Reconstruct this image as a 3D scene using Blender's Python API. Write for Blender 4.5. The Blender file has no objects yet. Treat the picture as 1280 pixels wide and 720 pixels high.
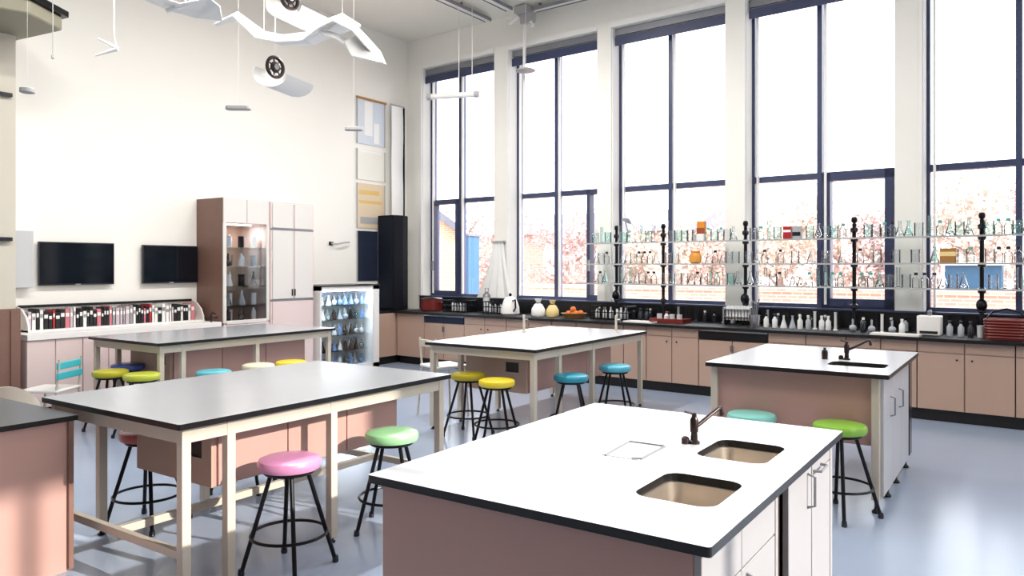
import bpy, math, random
from mathutils import Matrix, Vector
C = bpy.context.scene
col = C.collection
PI = math.pi
rnd = random.Random(7)

# ------------------------------------------------------------------ materials
def s2l(c):
    return tuple(((v/255)/12.92 if v/255 <= .04045 else ((v/255+.055)/1.055)**2.4) for v in c)

def mat(name, rgb, rough=.5, metal=0., spec=.5, var=0., scale=8., bump=0., emit=None, emit_s=0., coat=0., bscale=None):
    m = bpy.data.materials.new(name); m.use_nodes = True
    nt = m.node_tree; b = nt.nodes['Principled BSDF']
    c = s2l(rgb)
    b.inputs['Base Color'].default_value = (*c, 1)
    b.inputs['Roughness'].default_value = rough
    b.inputs['Metallic'].default_value = metal
    b.inputs['Specular IOR Level'].default_value = spec
    b.inputs['Coat Weight'].default_value = coat
    tc = nt.nodes.new('ShaderNodeTexCoord')
    nz = nt.nodes.new('ShaderNodeTexNoise'); nz.inputs['Scale'].default_value = scale
    nz.inputs['Detail'].default_value = 4
    nt.links.new(tc.outputs['Object'], nz.inputs['Vector'])
    mx = nt.nodes.new('ShaderNodeMix'); mx.data_type = 'RGBA'
    v = max(var, .01)
    mx.inputs[6].default_value = (*[max(0, x*(1-v)) for x in c], 1)
    mx.inputs[7].default_value = (*[min(1, x*(1+v)) for x in c], 1)
    nt.links.new(nz.outputs['Fac'], mx.inputs[0])
    nt.links.new(mx.outputs[2], b.inputs['Base Color'])
    if bump:
        n2 = nt.nodes.new('ShaderNodeTexNoise'); n2.inputs['Scale'].default_value = bscale or scale*6
        nt.links.new(tc.outputs['Object'], n2.inputs['Vector'])
        bp = nt.nodes.new('ShaderNodeBump'); bp.inputs['Strength'].default_value = bump
        bp.inputs['Distance'].default_value = .01
        nt.links.new(n2.outputs['Fac'], bp.inputs['Height'])
        nt.links.new(bp.outputs['Normal'], b.inputs['Normal'])
    if emit:
        b.inputs['Emission Color'].default_value = (*s2l(emit), 1)
        b.inputs['Emission Strength'].default_value = emit_s
    return m

def glassmat(name, tint, gloss=.12, rough=.02, fres=1.28):
    m = bpy.data.materials.new(name); m.use_nodes = True
    nt = m.node_tree; nt.nodes.clear()
    out = nt.nodes.new('ShaderNodeOutputMaterial')
    t = nt.nodes.new('ShaderNodeBsdfTransparent'); t.inputs[0].default_value = (*tint, 1)
    g = nt.nodes.new('ShaderNodeBsdfGlossy'); g.inputs['Roughness'].default_value = rough
    g.inputs[0].default_value = (*tint, 1)
    lw = nt.nodes.new('ShaderNodeFresnel'); lw.inputs[0].default_value = fres
    mx = nt.nodes.new('ShaderNodeMixShader')
    ad = nt.nodes.new('ShaderNodeMath'); ad.operation = 'ADD'; ad.inputs[1].default_value = gloss; ad.use_clamp = True
    nt.links.new(lw.outputs[0], ad.inputs[0]); nt.links.new(ad.outputs[0], mx.inputs[0])
    nt.links.new(t.outputs[0], mx.inputs[1]); nt.links.new(g.outputs[0], mx.inputs[2])
    nt.links.new(mx.outputs[0], out.inputs[0])
    return m

M = dict(
    wall=mat('wall_paint', (246, 244, 237), .85, var=.015, scale=2, bump=.03, bscale=60),
    ceil=mat('ceiling_paint', (238, 236, 226), .9, var=.015, scale=2),
    reveal=mat('reveal_paint', (246, 245, 242), .7),
    floor=mat('vinyl_floor', (158, 172, 194), .2, var=.06, scale=1.3, spec=.5, bump=.012, bscale=2.5),
    navy=mat('navy_frame', (58, 66, 98), .4, spec=.5),
    steelg=mat('grey_metal', (140, 142, 148), .4, .4),
    pink=mat('pink_laminate', (186, 148, 138), .42, var=.03, scale=3),
    tan=mat('tan_laminate', (182, 153, 136), .45, var=.04, scale=3),
    cream=mat('cream_metal', (206, 197, 181), .4, .1),
    white=mat('white_laminate', (240, 238, 235), .4),
    grey=mat('grey_laminate', (196, 196, 200), .4),
    top=mat('grey_worktop', (170, 173, 178), .22, spec=.7, var=.03, scale=4),
    top_sky=mat('worktop_sky_lightened', (208, 210, 216), .22, spec=.7, var=.02, scale=4),  # copy of the grey worktop, lightened to carry the sky reflected in it
    topb=mat('dark_worktop', (62, 68, 78), .3, spec=.5, var=.05, scale=4),
    black=mat('black_edge', (14, 14, 16), .35),
    blackm=mat('black_metal', (24, 25, 30), .3, .6),
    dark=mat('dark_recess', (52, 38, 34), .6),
    brown=mat('brown_panel', (128, 96, 84), .5, var=.1, scale=6),
    chrome=mat('brushed_steel', (200, 200, 205), .2, 1.),
    sink=mat('sink_steel', (206, 196, 184), .32, .85, var=.05, scale=10),
    bronze=mat('dark_tap_metal', (62, 52, 52), .3, .8),
    screen=mat('screen_glass', (6, 14, 24), .08, spec=.6),
    glassdark=mat('smoked_plastic', (40, 42, 50), .2),
    pane=glassmat('window_glass', (.97, .98, 1.), .0, .0, 1.3),
    clear=glassmat('clear_labglass', (.965, .98, .985), .05),
    teal=glassmat('teal_labglass', (.87, .97, .96), .06),
    shelf=glassmat('shelf_glass', (.92, .97, .97), .06),
    gcap=mat('teal_cap', (90, 180, 175), .4), bcap=mat('blue_cap', (110, 140, 190), .4),
    paper=mat('white_paper', (246, 246, 244), .8), greyp=mat('grey_plastic', (176, 176, 176), .6),
    red=mat('red_plastic', (176, 30, 36), .4), maroon=mat('maroon_enamel', (110, 34, 30), .3),
    orange=mat('orange_plastic', (226, 140, 40), .45), rust=mat('rust_card', (150, 70, 30), .6),
    amber=mat('amber_box', (220, 150, 60), .4), kraft=mat('kraft_box', (170, 120, 60), .7),
    yellow=mat('yellow_card', (240, 214, 150), .7), navycloth=mat('navy_cloth', (18, 30, 54), .8, bump=.2),
    fruit=mat('orange_skin', (220, 120, 50), .5, bump=.1), wicker=mat('wicker', (180, 140, 90), .7, bump=.4),
    skirt=mat('kickboard', (22, 20, 20), .4),
    blush=mat('blush_laminate', (228, 208, 204), .45, var=.02), ivory=mat('ivory_laminate', (222, 218, 213), .4), grey_sun=mat('grey_laminate_sun_offset', (160, 158, 160), .4),  # last one: copy of the grey laminate, darkened to offset the sun on it
    brick=None, leaf=None)

def brickmat(name, a, b, mort, sc=1.0):
    m = mat(name, a, .9); nt = m.node_tree; bs = nt.nodes['Principled BSDF']
    tc = nt.nodes.new('ShaderNodeTexCoord'); mp = nt.nodes.new('ShaderNodeMapping')
    mp.inputs['Rotation'].default_value = (PI/2, 0, 0)
    br = nt.nodes.new('ShaderNodeTexBrick')
    br.inputs['Color1'].default_value = (*s2l(a), 1); br.inputs['Color2'].default_value = (*s2l(b), 1)
    br.inputs['Mortar'].default_value = (*s2l(mort), 1)
    br.inputs['Scale'].default_value = sc; br.inputs['Mortar Size'].default_value = .01
    br.inputs['Brick Width'].default_value = .22; br.inputs['Row Height'].default_value = .075
    nt.links.new(tc.outputs['Object'], mp.inputs[0]); nt.links.new(mp.outputs[0], br.inputs['Vector'])
    nt.links.new(br.outputs['Color'], bs.inputs['Base Color'])
    return m
M['brick'] = brickmat('red_brick', (214, 168, 152), (200, 152, 138), (214, 200, 192))
M['brick2'] = brickmat('orange_brick', (226, 164, 126), (214, 152, 116), (214, 200, 190))
M['leaf'] = mat('autumn_leaves', (204, 184, 174), .8, var=.35, scale=1.5)
M['leaf2'] = mat('bronze_leaves', (210, 196, 182), .8, var=.35, scale=1.5)
M['leaf3'] = mat('wine_leaves', (200, 178, 177), .8, var=.35, scale=1.5)
M['bark'] = mat('bark', (170, 150, 140), .9, var=.3, scale=10)
M['ground'] = mat('paving_ground', (196, 176, 164), .9, var=.1, scale=.5)
M['tealpaint'] = mat('teal_paint', (46, 88, 120), .6)
M['slate'] = mat('slate_roof', (96, 98, 110), .7, var=.1, scale=3)
SC = {}
for n, c in dict(pink=(202, 134, 174), mint=(150, 205, 150), lime=(134, 188, 62), aqua=(130, 205, 195), mustard=(178, 160, 20),
                 yellow=(232, 206, 40), teal=(40, 150, 172), sky=(84, 176, 200), limeyellow=(190, 200, 60), blue=(60, 80, 150),
                 coral=(205, 110, 110), cream=(235, 228, 200), olive=(190, 184, 30), lightblue=(90, 190, 205)).items():
    SC[n] = mat('cushion_'+n, c, .38, coat=.3)

# ------------------------------------------------------------------ mesh builder
class MB:
    def __init__(s): s.v = []; s.f = []; s.mi = []; s.m = Matrix()
    def _add(s, vs, fs, mi=0):
        o = len(s.v); s.v += [tuple(s.m @ Vector(p)) for p in vs]
        for f in fs: s.f.append(tuple(i+o for i in f)); s.mi.append(mi)
        return s
    def box(s, x0, x1, y0, y1, z0, z1, mi=0):
        if x0 > x1: x0, x1 = x1, x0
        if y0 > y1: y0, y1 = y1, y0
        if z0 > z1: z0, z1 = z1, z0
        return s._add([(x0,y0,z0),(x1,y0,z0),(x1,y1,z0),(x0,y1,z0),(x0,y0,z1),(x1,y0,z1),(x1,y1,z1),(x0,y1,z1)],
                      [(0,3,2,1),(4,5,6,7),(0,1,5,4),(1,2,6,5),(2,3,7,6),(3,0,4,7)], mi)
    def lathe(s, prof, c=(0,0,0), n=20, mi=0):
        vs = []; fs = []
        for r, z in prof:
            for k in range(n):
                a = 2*PI*k/n; vs.append((c[0]+max(r,1e-4)*math.cos(a), c[1]+max(r,1e-4)*math.sin(a), c[2]+z))
        L = len(prof)
        for i in range(L-1):
            for k in range(n):
                k2 = (k+1) % n; fs.append((i*n+k, i*n+k2, (i+1)*n+k2, (i+1)*n+k))
        if prof[0][0] > 0: fs.append(tuple(reversed(range(n))))
        if prof[-1][0] > 0: fs.append(tuple((L-1)*n+k for k in range(n)))
        return s._add(vs, fs, mi)
    def tube(s, pts, r, n=8, mi=0, closed=False):
        pts = [Vector(p) for p in pts]; N = len(pts); rs = r if isinstance(r, (list, tuple)) else [r]*N
        vs = []; fs = []; up = None
        for i, p in enumerate(pts):
            if closed: t = pts[(i+1) % N]-pts[i-1]
            else: t = pts[min(i+1, N-1)]-pts[max(i-1, 0)]
            t.normalize()
            if up is None:
                up = Vector((0,0,1)) if abs(t.z) < .9 else Vector((1,0,0))
            a = t.cross(up).normalized(); b = a.cross(t).normalized(); up = b
            for k in range(n):
                th = 2*PI*k/n; q = p+(a*math.cos(th)+b*math.sin(th))*rs[i]; vs.append(tuple(q))
        R = N if closed else N-1
        for i in range(R):
            j = (i+1) % N
            for k in range(n):
                k2 = (k+1) % n; fs.append((i*n+k, j*n+k, j*n+k2, i*n+k2))
        if not closed:
            fs.append(tuple(range(n))); fs.append(tuple(reversed([(N-1)*n+k for k in range(n)])))
        return s._add(vs, fs, mi)
    def ring(s, c, R, r, n=32, m=8, mi=0):
        return s.tube([(c[0]+R*math.cos(2*PI*k/n), c[1]+R*math.sin(2*PI*k/n), c[2]) for k in range(n)], r, m, mi, True)
    def prism(s, poly, z0, z1, mi=0):          # polygon in xy, CCW
        n = len(poly)
        vs = [(x, y, z0) for x, y in poly]+[(x, y, z1) for x, y in poly]
        fs = [tuple(reversed(range(n))), tuple(range(n, 2*n))]+[(k, (k+1) % n, n+(k+1) % n, n+k) for k in range(n)]
        return s._add(vs, fs, mi)
    def sheet(s, grid, th, mi=0):              # grid[i][j] points -> thick surface
        a = len(grid); b = len(grid[0]); G = [[Vector(p) for p in r] for r in grid]; vs = []; bot = []
        for i in range(a):
            for j in range(b):
                du = G[min(i+1,a-1)][j]-G[max(i-1,0)][j]; dv = G[i][min(j+1,b-1)]-G[i][max(j-1,0)]
                nn = du.cross(dv)
                nn = nn.normalized() if nn.length > 1e-9 else Vector((0,0,1))
                vs.append(tuple(G[i][j]+nn*th/2)); bot.append(tuple(G[i][j]-nn*th/2))
        fs = []; o = a*b; I = lambda i, j: i*b+j
        for i in range(a-1):
            for j in range(b-1):
                fs.append((I(i,j), I(i+1,j), I(i+1,j+1), I(i,j+1)))
                fs.append((o+I(i,j), o+I(i,j+1), o+I(i+1,j+1), o+I(i+1,j)))
        for i in range(a-1):
            fs.append((I(i,0), o+I(i,0), o+I(i+1,0), I(i+1,0))); fs.append((I(i,b-1), I(i+1,b-1), o+I(i+1,b-1), o+I(i,b-1)))
        for j in range(b-1):
            fs.append((I(0,j), I(0,j+1), o+I(0,j+1), o+I(0,j))); fs.append((I(a-1,j), o+I(a-1,j), o+I(a-1,j+1), I(a-1,j+1)))
        return s._add(vs+bot, fs, mi)
    def build(s, name, mats, parent=None, bevel=0, loc=None, rz=0):
        me = bpy.data.meshes.new(name); me.from_pydata(s.v, [], s.f)
        mats = mats if isinstance(mats, (list, tuple)) else [mats]
        for m in mats: me.materials.append(m)
        me.polygons.foreach_set('material_index', s.mi)
        me.polygons.foreach_set('use_smooth', [True]*len(s.f))
        me.update()
        me.set_sharp_from_angle(angle=math.radians(35))
        o = bpy.data.objects.new(name, me); col.objects.link(o)
        if parent: o.parent = parent
        if loc is not None: o.location = loc
        o.rotation_euler.z = rz
        if bevel:
            b = o.modifiers.new('bevel', 'BEVEL'); b.width = bevel; b.segments = 2; b.limit_method = 'ANGLE'; b.harden_normals = False
        return o

def tag(o, label=None, cat=None, group=None, kind=None):
    if label: o['label'] = label
    if cat: o['category'] = cat
    if group: o['group'] = group
    if kind: o['kind'] = kind
    return o
def thing(name, loc=(0,0,0), rz=0, label=None, cat=None, group=None):
    o = bpy.data.objects.new(name, None); col.objects.link(o); o.empty_display_size = .1
    o.location = loc; o.rotation_euler.z = rz
    return tag(o, label, cat, group)
def kids(o): return [c for c in bpy.data.objects if c.parent == o]
KIDS = {}
def copy_tree(src, loc, rz=0, label=None, group=None, parent=None):
    c = src.copy(); col.objects.link(c); c.location = loc; c.rotation_euler.z = rz
    if label: c['label'] = label
    if group: c['group'] = group
    if src.name not in KIDS: KIDS[src.name] = [(k, kids(k)) for k in kids(src)]
    for k, gs in KIDS[src.name]:
        d = k.copy(); col.objects.link(d); d.parent = c
        for g in gs:
            e = g.copy(); col.objects.link(e); e.parent = d
    return c

# window wall frame: u runs along the glazed wall, v is depth towards it
WA = math.atan(-.054)
def W(u, v, z=0.): return Vector((u*math.cos(WA)-v*math.sin(WA), u*math.sin(WA)+v*math.cos(WA), z))

# ------------------------------------------------------------------ room shell
def struct(o): o['kind'] = 'structure'; return o
CZ = 5.9
m = MB(); m.box(-10.2, 5.6, -3.6, 11.6, -.2, 0); struct(m.build('floor', M['floor']))
m = MB(); m.box(-10.2, 5.6, -3.6, 11.6, CZ, CZ+.2); struct(m.build('ceiling', M['ceil']))
m = MB(); m.box(-10.1, -9.7, -3.4, 11.3, 0, CZ); struct(m.build('wall_left', M['wall']))
m = MB(); m.box(-10.1, 5.5, -3.6, -3.3, 0, CZ); struct(m.build('wall_back', mat('low_bounce_paint', (132, 116, 108), .85)))  # unseen wall, coloured dark to cut light bounced onto the front panels
# right wall with one tall window, added out of frame to aim the sun
RY0, RY1, RZ0, RZ1 = 1.2, 4.9, 2.55, 4.75
m = MB(); m.box(5.2, 5.5, -3.4, RY0, 0, CZ); m.box(5.2, 5.5, RY1, 10.6, 0, CZ)
m.box(5.2, 5.5, RY0, RY1, 0, RZ0); m.box(5.2, 5.5, RY0, RY1, RZ1, CZ); struct(m.build('wall_right', M['wall']))
m = MB()
m.box(5.3, 5.4, RY0, RY1, RZ0, RZ0+.07); m.box(5.3, 5.4, RY0, RY1, RZ1-.07, RZ1)
for y in (RY0, (RY0+RY1)/2-.03, RY1-.07): m.box(5.3, 5.4, y, y+.07, RZ0, RZ1)
struct(m.build('window_8', M['navy']))

OPEN = [(-9.86,-8.15),(-7.84,-6.1),(-5.85,-4.04),(-3.76,-1.9),(-1.61,.2),(.5,2.3),(2.6,4.4)]
MULL = [-9.12,-7.02,-4.98,-2.85,-.66,1.45,3.55]
V0, V1, VG = 10.2, 10.62, 10.48
ZS, ZT, ZM = 1.12, 5.33, 2.87
m = MB()
edges = [-10.6]+[e for o in OPEN for e in o]+[5.3]
for i in range(0, len(edges), 2): m.box(edges[i], edges[i+1], V0, V1, 0, CZ)
for a, b in OPEN: m.box(a, b, V0, V1, 0, ZS); m.box(a, b, V0, V1, ZT, CZ)
struct(m.build('wall_window', M['wall'], rz=WA))
m = MB(); m.box(-9.9, 4.5, V0-.035, V0, ZS-.22, ZS, 0); m.box(-9.9, 4.5, V0-.06, V0, ZS, ZS+.02, 1)
struct(m.build('trim_1', [M['black'], M['navy']], rz=WA))
for i, ((a, b), mu) in enumerate(zip(OPEN, MULL)):
    m = MB(); f = .05
    m.box(a, a+f, VG-.06, VG+.06, ZS, ZT); m.box(b-f, b, VG-.06, VG+.06, ZS, ZT)
    m.box(a, b, VG-.06, VG+.06, ZS, ZS+.06); m.box(a, b, VG-.06, VG+.06, ZT-.06, ZT)
    m.box(mu-.032, mu+.032, VG-.07, VG+.07, ZS, ZT)
    m.box(a, b, VG-.065, VG+.065, ZM-.04, ZM+.04)
    w = struct(m.build('window_%d' % (i+1), M['navy'], rz=WA))
    m = MB(); m.box(a+.02, mu-.02, VG-.004, VG+.004, ZS+.03, ZM-.02); m.box(mu+.02, b-.02, VG-.004, VG+.004, ZS+.03, ZM-.02)
    m.box(a+.02, mu-.02, VG-.004, VG+.004, ZM+.02, ZT-.03); m.box(mu+.02, b-.02, VG-.004, VG+.004, ZM+.02, ZT-.03)
    m.build('pane', M['pane'], w)
    # white inner jamb and slim light stops seen beside the frame
    m = MB(); m.box(a, a+.012, V0+.005, VG-.07, ZS+.02, ZT); m.box(b-.012, b, V0+.005, VG-.07, ZS+.02, ZT)
    m.box(a+.09, a+.115, VG-.11, VG-.065, ZS+.06, ZT-.2); m.box(mu+.07, mu+.1, VG-.11, VG-.07, ZS+.06, ZT-.2)
    m.build('jamb_lining', M['reveal'], w)
    m = MB(); m.box(a, b, V0-.03, V0, ZT, ZT+.09); m.box(a-.03, a, V0-.03, V0, ZS, ZT+.09)
    m.build('architrave', M['reveal'], w)
    # rolled-up blind in its housing
    t = thing('roller_blind', W((a+b)/2, VG-.16, ZT-.24), WA, 'rolled-up grey roller blind with navy hem at the head of the %s tall window' % ('first second third fourth fifth sixth seventh'.split()[i]), 'blind', 'roller blinds above the tall windows')
    hw = (b-a)/2-.02
    m = MB(); m.box(-hw, hw, -.05, .05, .13, .235); m.build('housing', M['steelg'], t, .004)
    m = MB(); m.m = Matrix.Rotation(PI/2, 4, 'Y'); m.lathe([(.045, -hw+.02), (.045, hw-.02)], (-.1, 0, 0), 16); m.build('roll', M['steelg'], t)
    m = MB(); m.box(-hw+.01, hw-.01, -.075, -.055, -.03, .1); m.build('hem_bar', M['navy'], t)
# thick framed opening casements
def casement(name, a, b, z0, z1, f):
    m = MB(); m.box(a, a+f, VG-.09, VG+.05, z0, z1); m.box(b-f, b, VG-.09, VG+.05, z0, z1)
    m.box(a, b, VG-.09, VG+.05, z0, z0+f); m.box(a, b, VG-.09, VG+.05, z1-f, z1)
    d = struct(m.build(name, M['navy'], rz=WA))
    h = MB(); h.box(a+.03, a+.06, VG-.13, VG-.09, 1.6, 1.78); h.build('handle', M['steelg'], d)
casement('door_1', -2.81, -1.96, ZS+.04, ZM+.02, .1)
casement('door_2', -9.8, -9.15, ZS+.04, ZM+.02, .07)
casement('door_3', -6.42, -6.12, ZS+.04, ZM+.02, .06)

# left column: cream plaster above, brown wood below, with a slim conduit
m = MB(); m.box(-9.69, -9.1, 3.2, 3.8, 1.22, CZ); struct(m.build('trim_2', mat('column_plaster', (206,200,186), .8)))
m = MB(); m.box(-9.69, -9.08, 3.22, 3.84, 0, 1.22)
for k in range(5): m.box(-9.08, -9.065, 3.26+.12*k, 3.34+.12*k, .05, 1.2)
struct(m.build('trim_3', M['brown']))
t = thing('wall_conduit', (-9.07, 3.55, 1.3), 0, 'thin dark vertical conduit running up the pale column at the left edge', 'pipe')
m = MB(); m.tube([(0,0,.0),(0,0,4.4)], .014); m.build('pipe', M['steelg'], t)
m = MB()
for z in (.65, 2.2, 3.8): m.box(-.03, .02, -.05, .2, z, z+.04)
m.build('clip', M['glassdark'], t)
# bulkhead with dark underside at the top of the column
t = thing('ceiling_duct', (-8.75, 3.55, 4.13), 0, 'olive and black ceiling duct end above the pale left column', 'duct')
m = MB(); m.prism([(-.9,-1.0),(.3,-.9),(.55,.0),(.25,.45),(-.9,.3)], .05, .2); m.build('casing', mat('olive_casing', (146,142,122), .6), t, .02)
m = MB(); m.prism([(-.95,-1.05),(.32,-.95),(.6,.0),(.28,.5),(-.95,.35)], .2, .26); m.build('flange', M['blackm'], t)
m = MB(); m.box(-.5, 0, -.4, .1, .26, 1.765); m.build('neck', M['blackm'], t)

# ------------------------------------------------------------------ worktop with rounded sink cut-outs
def rrect(x0, x1, y0, y1, r, n=6):
    p = []
    for cx, cy, a0 in ((x1-r, y0+r, -PI/2), (x1-r, y1-r, 0), (x0+r, y1-r, PI/2), (x0+r, y0+r, PI)):
        for k in range(n+1):
            a = a0+PI/2*k/n; p.append((cx+r*math.cos(a), cy+r*math.sin(a)))
    return p
import bmesh
def slab(name, x0, x1, y0, y1, z, holes, mt, parent, th=.03):
    """black-cored slab with a laminate face; holes are rounded rectangles"""
    objs = None
    me = bpy.data.meshes.new(name); bm = bmesh.new()
    loops = [rrect(x0, x1, y0, y1, .012, 3)]+[rrect(*h, .06, 6) for h in holes]
    es = []
    for lp in loops:
        vs = [bm.verts.new((x, y, z)) for x, y in lp]
        for i in range(len(vs)): es.append(bm.edges.new((vs[i], vs[(i+1) % len(vs)])))
    bmesh.ops.triangle_fill(bm, use_beauty=True, use_dissolve=False, edges=es)
    for f in bm.faces:
        f.material_index = 0
        if f.normal.z < 0: f.normal_flip()
    top = list(bm.faces)
    r = bmesh.ops.extrude_face_region(bm, geom=top)
    nv = [g for g in r['geom'] if isinstance(g, bmesh.types.BMVert)]
    newf = [g for g in r['geom'] if isinstance(g, bmesh.types.BMFace)]
    # extruded copy becomes the underside
    bmesh.ops.translate(bm, vec=(0, 0, -th), verts=nv)
    for f in bm.faces:
        f.normal_update()
    bmesh.ops.recalc_face_normals(bm, faces=bm.faces)
    for f in bm.faces: f.material_index = 0 if f.normal.z > .9 else 1
    bm.to_mesh(me); bm.free(); me.materials.append(mt); me.materials.append(M['black'])
    o = bpy.data.objects.new(name, me); col.objects.link(o); o.parent = parent
    return o

# ------------------------------------------------------------------ open-frame lab tables
def lab_table(loc, w, l, z, label, topm, legs, box, rail=None, lowrails=True, group='open-frame laboratory tables'):
    """origin at the +x, -y foot corner; table extends to -x and +y"""
    t = thing('laboratory_table', loc, 0, label, 'table', group)
    slab('tabletop', -w, 0, 0, l, z, [], topm, t)
    m = MB(); q = .05; i = .04
    m.box(-i-.034, -i-.004, i+.004, l-i-.004, z-.11, z-.0305); m.box(-w+i+.004, -w+i+.034, i+.004, l-i-.004, z-.11, z-.0305)
    m.box(-w+i+.034, -i-.034, i+.004, i+.034, z-.11, z-.0305); m.box(-w+i+.034, -i-.034, l-i-.034, l-i-.004, z-.11, z-.0305)
    m.build('apron', M['cream'], t, .003)
    for y in legs:
        for x in (-i-q, -w+i):
            e = MB(); e.box(x, x+q, y, y+q, .03, z-.031); e.lathe([(.022, 0), (.026, .008), (.012, .012), (.012, .035)], (x+q/2, y+q/2, 0), 12, 1)
            e.build('leg', [M['cream'], M['blackm']], t, .003)
    if lowrails:
        m = MB(); m.box(-w+i+.03, -i-.01, i+.01, i+.045, .2, .245); m.build('stretcher', M['cream'], t, .003)
        m = MB(); m.box(-w/2-.02, -w/2+.02, i+.04, l-i-.02, .2, .245); m.box(-w+i+.03, -i-.01, l-i-.045, l-i-.01, .2, .245); m.build('stretcher', M['cream'], t, .003)
    bx0, bx1, by0, by1, bz0, bz1 = box
    c = MB(); c.box(bx0, bx1, by0+.018, by1, bz0, bz1); cb = c.build('cabinet_box', M['pink'], t, .003)
    e = MB(); hx = bx1-.25; zz = bz1-.2
    e.box(bx0, hx, by0, by0+.018, bz0, bz1); e.box(hx+.16, bx1, by0, by0+.018, bz0, bz1)
    e.box(hx, hx+.16, by0, by0+.018, bz0, zz); e.box(hx, hx+.16, by0, by0+.018, zz+.1, bz1)
    e.build('end_panel', M['tan'], cb)
    e = MB(); e.box(hx, hx+.16, by0+.012, by0+.02, zz, zz+.1); e.build('hand_hole', M['black'], cb)
    ys = [by0+.03+(by1-by0-.03)*k/3 for k in range(4)]
    for k in range(3):
        e = MB(); e.box(bx1, bx1+.018, ys[k]+.004, ys[k+1]-.004, bz0+.01, bz1-.01); e.build('panel', M['pink'], cb, .002)
    return t
lt = lab_table((-3.45, 2.17, 0), 1.42, 2.13, .9, 'long grey-topped table with cream frame, nearest on the left, behind the pink stool', M['top'],
          [.04, .3, 1.02, 2.04], (-1.05, -.3, .38, 1.86, .45, .8))
ml = lab_table((-3.8, 5.98, 0), 1.36, 2.5, .9, 'white-topped cream-framed table in the middle of the room before the window counter', M['top_sky'],
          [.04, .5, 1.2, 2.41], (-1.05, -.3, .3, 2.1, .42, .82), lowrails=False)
fl = lab_table((-7.25, 4.33, 0), 1.38, 2.37, .9, 'grey-topped cream-framed table farthest back on the left, before the wall screens', M['top'],
          [.04, .28, 1.2, 2.28], (-1.05, -.28, .3, 2.1, .4, .82), lowrails=False)

# ------------------------------------------------------------------ sink islands
def faucet(loc, rz, label, sc=1.):
    t = thing('faucet', loc, rz, label, 'tap', 'dark swivel taps')
    m = MB(); m.lathe([(.032*sc, 0), (.032*sc, .012*sc), (.02*sc, .02*sc), (.018*sc, .06*sc), (.023*sc, .065*sc), (.023*sc, .13*sc), (.016*sc, .145*sc), (0, .15*sc)], n=20); m.build('body', M['bronze'], t)
    m = MB(); m.tube([(0,0,.085*sc),(.06*sc,.0,.115*sc),(.17*sc,0,.175*sc),(.195*sc,0,.178*sc),(.2*sc,0,.15*sc),(.2*sc,0,.135*sc)], [.012*sc,.012*sc,.011*sc,.012*sc,.013*sc,.013*sc], 12); m.build('spout', M['bronze'], t)
    m = MB(); m.lathe([(.014*sc, .13*sc), (.014*sc, .165*sc), (.006*sc, .17*sc)], n=12); m.tube([(0,0,.16*sc),(-.05*sc,.02*sc,.175*sc)], .006*sc); m.build('lever', M['bronze'], t)
    m = MB(); m.lathe([(.022*sc, 0), (.022*sc, .03*sc), (.012*sc, .04*sc), (0, .042*sc)], (-.045*sc, .02*sc, 0), 14); m.build('stop_valve', M['bronze'], t)
    return t
def basin(t, x0, x1, y0, y1, z, d=.17):
    outer = rrect(x0, x1, y0, y1, .06); inner = rrect(x0+.02, x1-.02, y0+.02, y1-.02, .05)
    n = len(outer); m = MB()
    lo = rrect(x0+.008, x1-.008, y0+.008, y1-.008, .055)
    vs = [(x, y, z-.03) for x, y in rrect(x0-.01, x1+.01, y0-.01, y1+.01, .06)]+[(x, y, z-.032) for x, y in lo]+[(x, y, z-d) for x, y in inner]
    fs = [(k, (k+1) % n, n+(k+1) % n, n+k) for k in range(n)]+[(n+k, n+(k+1) % n, 2*n+(k+1) % n, 2*n+k) for k in range(n)]
    fs.append(tuple(range(2*n, 3*n)))
    m._add(vs, fs); b = m.build('basin', M['sink'], t)
    m = MB(); cx, cy = (x0+x1)/2, (y0+y1)/2
    m.lathe([(.028, 0), (.03, .003), (.022, .004), (.02, .001)], (cx, cy, z-d+.002), 20); m.build('drain', M['chrome'], b)

IX0, IX1, IY0, IY1 = -2.05, -.73, 2.05, 3.86
t = thing('sink_island', (0, 0, 0), 0, 'large white-topped island with two sinks in the foreground', 'island')
S1 = (-1.13, -.84, 2.38, 2.73); S2 = (-1.15, -.86, 3.02, 3.38)
slab('worktop', IX0, IX1, IY0, IY1, .9, [S1, S2], M['top_sky'], t)
basin(t, *S1, .9); basin(t, *S2, .9)
m = MB(); m.box(IX0+.05, IX1-.06, IY0+.03, IY0+.055, .0, .87); m.build('end_panel', M['pink'], t, .003)
m = MB(); m.box(IX0+.05, IX0+.075, IY0+.055, IY1-.06, 0, .87); m.build('side_panel', M['pink'], t, .003)
m = MB(); m.box(IX0+.05, IX1-.06, IY1-.085, IY1-.06, 0, .87); m.build('end_panel', M['pink'], t, .003)
for a, b in ((IY0+.03, IY0+.09), (IY1-.1, IY1-.06), (2.84, 2.87), (3.02, 3.06)):
    m = MB(); m.box(IX1-.06, IX1-.035, a, b, 0, .87); m.build('stile', M['grey_sun'], t, .003)
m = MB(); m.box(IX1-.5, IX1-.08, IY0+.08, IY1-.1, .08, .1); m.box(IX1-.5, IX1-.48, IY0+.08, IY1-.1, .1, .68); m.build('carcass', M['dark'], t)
m = MB(); m.box(IX1-.075, IX1-.07, 2.87, 3.02, .06, .87); m.build('recess_panel', M['dark'], t)
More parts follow.
